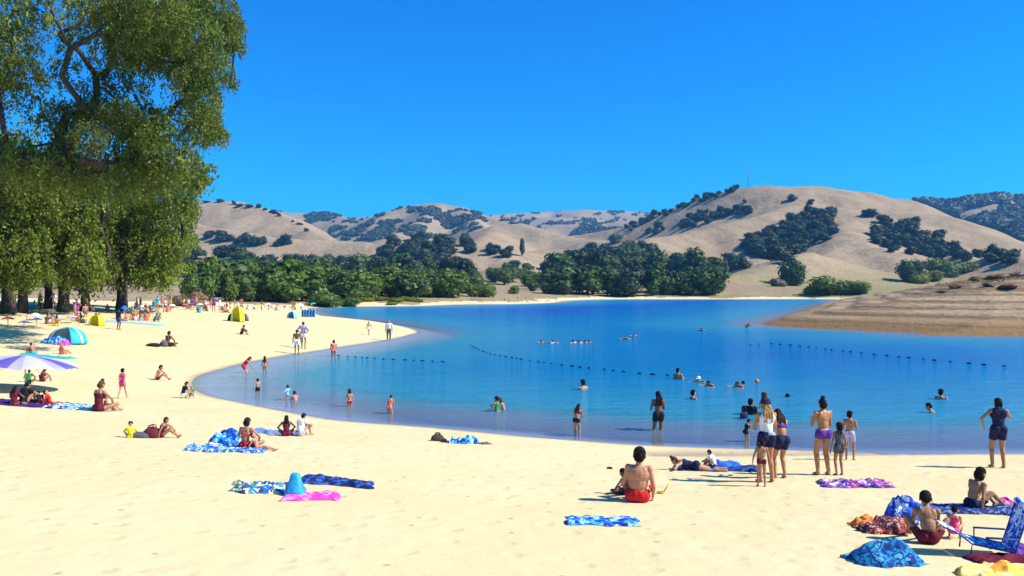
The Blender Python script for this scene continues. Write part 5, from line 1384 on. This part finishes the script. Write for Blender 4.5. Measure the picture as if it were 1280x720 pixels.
# purple and white beach umbrella
p = ray(42, 489); Yu = p.y; umb = empty('beach_umbrella', (p.x-.3, p.y, p.z)); tag(umb, 'wide purple and white striped beach umbrella shading a family at the left edge', 'umbrella')
m_um, nt, b = mat_new('umbrella_cloth'); geo = nt.nodes.new('ShaderNodeTexCoord'); sp_ = nt.nodes.new('ShaderNodeSeparateXYZ'); lnk(nt, geo.outputs['Object'], sp_.inputs[0])
ang = math_n(nt, 'ARCTAN2', sp_.outputs[1], sp_.outputs[0]); seg_ = math_n(nt, 'PINGPONG', math_n(nt, 'ADD', ang, 3.1416), 3.14159/4)
stp = ramp(nt, [(0, (.10,.08,.34)), (.30, (.36,.31,.58)), (.62, (.50,.46,.66))], 'CONSTANT'); lnk(nt, math_n(nt, 'DIVIDE', seg_, 3.14159/4), stp.inputs[0]); lnk(nt, stp.outputs[0], b.inputs['Base Color']); b.inputs['Roughness'].default_value = .7
def canopy(Rr, hh, nseg=8, scal=.05, th_=.006):
    vs = []; f = []; nr_ = 7; na_ = nseg*6
    for sh in (0, 1):
        for i in range(nr_+1):
            q = i/nr_; 
            for k in range(na_):
                a = 2*math.pi*k/na_; rib = abs(math.cos(a*nseg/2)); rd = Rr*q*(1-.05*(1-rib)*q)
                z = hh*(1-q**1.7)-scal*(1-rib)*q*q-sh*th_
                vs.append((rd*math.cos(a), rd*math.sin(a), z))
    L_ = (nr_+1)*na_
    for i in range(nr_):
        for k in range(na_):
            k2 = (k+1) % na_; f.append([i*na_+k, (i+1)*na_+k, (i+1)*na_+k2, i*na_+k2]); f.append([L_+i*na_+k, L_+i*na_+k2, L_+(i+1)*na_+k2, L_+(i+1)*na_+k])
    for k in range(na_): k2 = (k+1) % na_; f.append([nr_*na_+k, L_+nr_*na_+k, L_+nr_*na_+k2, nr_*na_+k2])
    return vs, f
tilt = Matrix.Rotation(R(-3), 4, 'Y') @ Matrix.Rotation(R(-4), 4, 'X')
topz = 4.3-(444-362)/F*Yu-p.z; Ru = 62/F*Yu
vs, f = canopy(Ru, .34, 8, .07); o = link('canopy', new_mesh('canopy', vs, f, m_um, True), umb, (0, 0, topz-.34)); o.rotation_euler = (R(-3), R(4), 0)
mb = MB(); mb.tube([(0, 0, -.2), (0, 0, topz)], .022, 10); mb.build('pole', flat((.6,.6,.6), .3), umb)
for k in range(8):
    a = 2*math.pi*k/8; mb = MB(); mb.tube([(0, 0, topz-.06), (Ru*.5*math.cos(a), Ru*.5*math.sin(a), topz-.20), (Ru*.95*math.cos(a), Ru*.95*math.sin(a), topz-.50)], .007, 5); q = mb.build('rib', flat((.4,.4,.4), .4), umb)
# dome tents
def dome_tent(u, v, w_, h_, d_, matA, matB, label, extra=None, name='beach_tent'):
    p = ray(u, v); t = empty(name, (p.x, p.y, p.z-.02)); tag(t, label, 'tent'); n = 22; m_ = 12
    def shell(k0, k1, mat, nm, sc=1.0):
        vs = []; f = []
        for th_ in (0, .02):
            for i in range(m_+1):
                ph = math.pi/2*i/m_
                for k in range(n+1):
                    a = math.pi*(k0+(k1-k0)*k/n)
                    r_ = math.cos(ph)**.8; vs.append(((w_/2*sc-th_)*math.cos(a)*r_, -(d_/2*sc-th_)*math.sin(a)*r_*-1, (h_*sc-th_)*math.sin(ph)**.9))
        N_ = (m_+1)*(n+1)
        for i in range(m_):
            for k in range(n): a = i*(n+1)+k; f.append([a, a+1, a+n+2, a+n+1]); f.append([N_+a, N_+a+n+1, N_+a+n+2, N_+a+1])
        for i in range(m_):
            for k in (0, n): a = i*(n+1)+k; f.append([a, a+n+1, N_+a+n+1, N_+a])
        for k in range(n): f.append([k, N_+k, N_+k+1, k+1])
        return link(nm, new_mesh(nm, vs, f, mat, True), t)
    shell(-.30, 1.30, matA, 'tent_shell')
    for a0, a1 in ((-.05, .18), (.80, 1.02)): shell(a0, a1, matB, 'tent_panel', 1.012)
    shell(-.30, -.12, matB, 'tent_panel', 1.012)
    for s in (-1, 1):
        mb = MB(); pts = [(w_/2*1.02*math.cos(a)*.94, -s*d_/2*1.02*math.cos(a)*.30, h_*1.02*math.sin(a)) for a in np.linspace(0, math.pi, 14)]; mb.tube(pts, .012, 6); mb.build('tent_pole', flat((.08,.08,.08), .4), t)
    return t
sc_ = ray(82, 430).y/F
dome_tent(84, 429, 46*sc_, 20*sc_, 40*sc_, flat((.55,.72,.85), .6, .3, .1, 3), flat((.02,.38,.68), .6, .3, .2, 3), 'pale blue and white dome tent on the left of the beach')
heap(70, 430, 1.6, .8, .55, P_blue, 'heap of blue beach gear at the front of the pale blue tent', 'beach_gear', 'gear', seed=31)
heap(77, 431, .9, .6, .42, P_pink, 'pink bundle in front of the pale blue tent', 'cloth_bundle', 'cloth', seed=33)
sc_ = ray(120, 407).y/F
dome_tent(121, 407, 19*sc_, 14*sc_, 16*sc_, flat((.80,.72,.03), .6, .3, .08, 3), flat((.72,.60,.02), .6, .3, .1, 3), 'plain yellow dome tent in front of the shady trees')
sc_ = ray(298, 402).y/F
dome_tent(297, 402, 17*sc_, 19*sc_, 16*sc_, flat((.82,.76,.02), .6, .3, .08, 3), flat((.70,.62,.02), .6, .3, .1, 3), 'tall yellow shade tent standing on the upper beach')
dome_tent(289, 401, 9*sc_, 9*sc_, 8*sc_, flat((.03,.16,.40), .7), flat((.30,.55,.70), .7), 'low blue shelter at the left side of the tall yellow tent', name='beach_shelter')
dome_tent(306, 401, 10*sc_, 9*sc_, 8*sc_, flat((.42,.40,.60), .7), flat((.10,.06,.18), .7), 'low lavender shelter at the right side of the tall yellow tent', name='beach_shelter')
sc_ = ray(366, 400).y/F
dome_tent(365, 398, 13*sc_, 9*sc_, 12*sc_, flat((.10,.42,.72), .6), flat((.25,.60,.80), .6), 'small sky blue tent near the inlet')
# more gear along the back of the beach
def small_umbrella(u, v, vt, wpx, c, label, group=None):
    p = ray(u, v); Yq = p.y; hh = (v-vt)/F*Yq; t = empty('beach_umbrella', (p.x, p.y, p.z)); tag(t, label, 'umbrella', group)
    vs, f = canopy(wpx/2/F*Yq, hh*.22, 8, .04); link('canopy', new_mesh('canopy', vs, f, flat(CC[c], .7, .2, .1, 2), True), t, (0, 0, hh*.78))
    mb = MB(); mb.tube([(0, 0, -.1), (0, 0, hh*.98)], .03, 6); mb.build('pole', flat((.6,.6,.6), .4), t)
small_umbrella(44,404,391,12,'white','white umbrella before the shady trees at the left')
small_umbrella(46,408,397,13,'blue','blue umbrella under the white one before the shady trees')
small_umbrella(90,404,394,14,'lav','pale lavender umbrella between the shady trees and the yellow tent')
small_umbrella(155,399,382,9,'blue','bright blue umbrella at the foot of the weeping trees')
small_umbrella(10,408,396,16,'coral','coral umbrella at the far left before the shady trees')
small_umbrella(30,409,401,14,'skyb','pale blue umbrella at the left before the shady trees')
small_umbrella(108,404,396,12,'yellow','pale yellow umbrella beside the yellow tent')
for k, (u, v, c) in enumerate([(190,390,'blue'),(199,389,'navy'),(215,388,'white'),(232,387,'coral'),(250,387,'white'),(263,387,'red'),(276,388,'white'),(322,387,'orange'),(335,387,'white'),(349,387,'coral'),(375,388,'white'),(391,386,'teal')]):
    small_umbrella(u, v, v-8, 9, c, '%s umbrella in the back beach crowd, %s' % ({'skyb': 'pale blue', 'lav': 'lavender'}.get(c, c), ['above the weeping tips','near the blue one','under the bare shrubs','beside the tall green tree','before the tall green tree','left of the yellow tent','just left of the yellow tent','right of the yellow tent','behind the small blue tent','above the small blue tent','right of the small blue tent','at the edge of the inlet'][k]))
# blue windbreak near the inlet
p0 = ray(377, 396); t = empty('windbreak', (p0.x, p0.y, p0.z)); tag(t, 'low blue windbreak screen by the inlet', 'windbreak')
wl = 17/F*p0.y; mb = MB(); vs = []; 
for th_ in (0, .03):
    for i in range(25):
        for z in (0.02, .85): vs.append((wl*i/24, .10*math.sin(i*1.3)+th_, z-.05*abs(math.sin(i*math.pi/6))))
f = []
for i in range(24): a = i*2; f.append([a, a+2, a+3, a+1]); f.append([50+a, 50+a+1, 50+a+3, 50+a+2]); f.append([a+1, a+3, 50+a+3, 50+a+1])
link('screen', new_mesh('screen', vs, f, flat((.05,.25,.50), .7, .2, .3, 2), True), t)
for i in range(5): mb = MB(); mb.tube([(wl*i/4, 0, -.1), (wl*i/4, 0, 1.0)], .025, 6); mb.build('post', flat((.5,.45,.35), .7), t)
# float lines
def float_line(pts, n, label, big=(), r_=.10):
    P = [ray(u, v, True) for u, v in pts]; P = np.array([(q.x, q.y, 0) for q in P]); L_ = np.concatenate([[0], np.cumsum(np.linalg.norm(np.diff(P, axis=0), axis=1))])
    at_ = lambda s: np.array([np.interp(s, L_, P[:, 0]), np.interp(s, L_, P[:, 1]), 0.0])
    o0 = at_(0); t = empty('float_line', o0); tag(t, label, 'float line')
    mb = MB(); mb.tube([at_(s)-o0+np.array([0, 0, -.004]) for s in np.linspace(0, L_[-1], 60)], .006, 5); mb.build('rope', flat((.05,.06,.10), .8), t)
    dark = flat((.02,.03,.08), .5)
    base = MB(); base.cap((-.06, 0, 0), (.06, 0, 0), r_*.45, r_*.45, 10); bm_ = base.mesh('float', dark)
    for k in range(n):
        s = L_[-1]*(k+.5+rng.uniform(-.25, .25))/n; a = at_(s)-o0; d = at_(min(L_[-1], s+.5))-at_(max(0, s-.5))
        q = link('float', bm_, t, a+np.array([0, 0, .03]), math.atan2(d[1], d[0])); s_ = rng.uniform(.6, 1.6); q.scale = (s_, rng.uniform(.8, 1.2), rng.uniform(.8, 1.2))
float_line([(588,432),(600,438),(615,443),(650,449),(690,455),(730,460),(760,463),(805,468),(845,470)], 30, 'long line of dark floats curving across the middle of the swimming area')
float_line([(410,444),(440,446),(475,449),(520,451),(560,453)], 14, 'short line of dark floats off the sand spit', r_=.08)
float_line([(930,431),(965,430),(1000,433),(1060,440),(1130,447),(1190,453),(1250,458),(1290,461)], 24, 'line of dark floats in front of the earth bank at the right', r_=.13)
# radio mast on the summit
p = ray(935, 234.5); t = empty('radio_mast', (p.x, p.y, p.z)); tag(t, 'thin radio mast on the summit of the right hill', 'mast'); hm_ = 24/F*p.y
mb = MB()
for k in range(3):
    a = 2*math.pi*k/3; mb.tube([(1.0*math.cos(a), 1.0*math.sin(a), -.5), (.35*math.cos(a), .35*math.sin(a), hm_)], .16, 5)
for j in range(12):
    z0, z1 = hm_*j/12, hm_*(j+1)/12; r0, r1 = 1.0-.65*j/12, 1.0-.65*(j+1)/12
    for k in range(3):
        a = 2*math.pi*k/3; a2 = 2*math.pi*(k+1)/3; mb.tube([(r0*math.cos(a), r0*math.sin(a), z0), (r1*math.cos(a2), r1*math.sin(a2), z1)], .09, 4)
mb.build('lattice', flat((.25,.27,.30), .6), t); mb = MB(); mb.tube([(0, 0, hm_-.5), (0, 0, hm_+4)], .12, 5); mb.build('antenna', flat((.3,.3,.3), .5), t)
# small houses in the wood
def house(u, v, wpx, wall, roof, label):
    p = ray(u, v); s = wpx/F*p.y; t = empty('house', (p.x, p.y, gz(p.x, p.y)), R(8)); tag(t, label, 'house'); W_, D_, H_ = s, s*.7, s*.36
    mb = MB(); mb.box((0, 0, H_/2-.5), (W_, D_, H_+1)); mb.build('wall', wall, t)
    mb = MB(); e = .07*W_; vs = [(-W_/2-e, -D_/2-e, H_), (W_/2+e, -D_/2-e, H_), (W_/2+e, D_/2+e, H_), (-W_/2-e, D_/2+e, H_), (-W_/2-e, 0, H_+D_*.38), (W_/2+e, 0, H_+D_*.38)]
    mb.add(vs, [[0, 1, 5, 4], [2, 3, 4, 5], [0, 4, 3], [1, 2, 5], [0, 3, 2, 1]]); mb.build('roof', roof, t, False)
    for k in (-1, 0, 1):
        if k == 0: mb = MB(); mb.box((0, -D_/2-.03, H_*.35), (W_*.09, .1, H_*.7)); mb.build('door', flat((.10,.06,.04), .6), t)
        else: mb = MB(); mb.box((k*W_*.28, -D_/2-.03, H_*.55), (W_*.16, .1, H_*.35)); mb.build('window', flat((.05,.07,.09), .2, .6), t)
house(858, 352, 15, flat((.45,.30,.22), .9), flat((.50,.17,.08), .9), 'small house with an orange red roof among the trees of the far shore')
house(351, 338, 9, flat((.6,.58,.52), .9), flat((.45,.42,.38), .9), 'small whitish building in the wood left of centre')
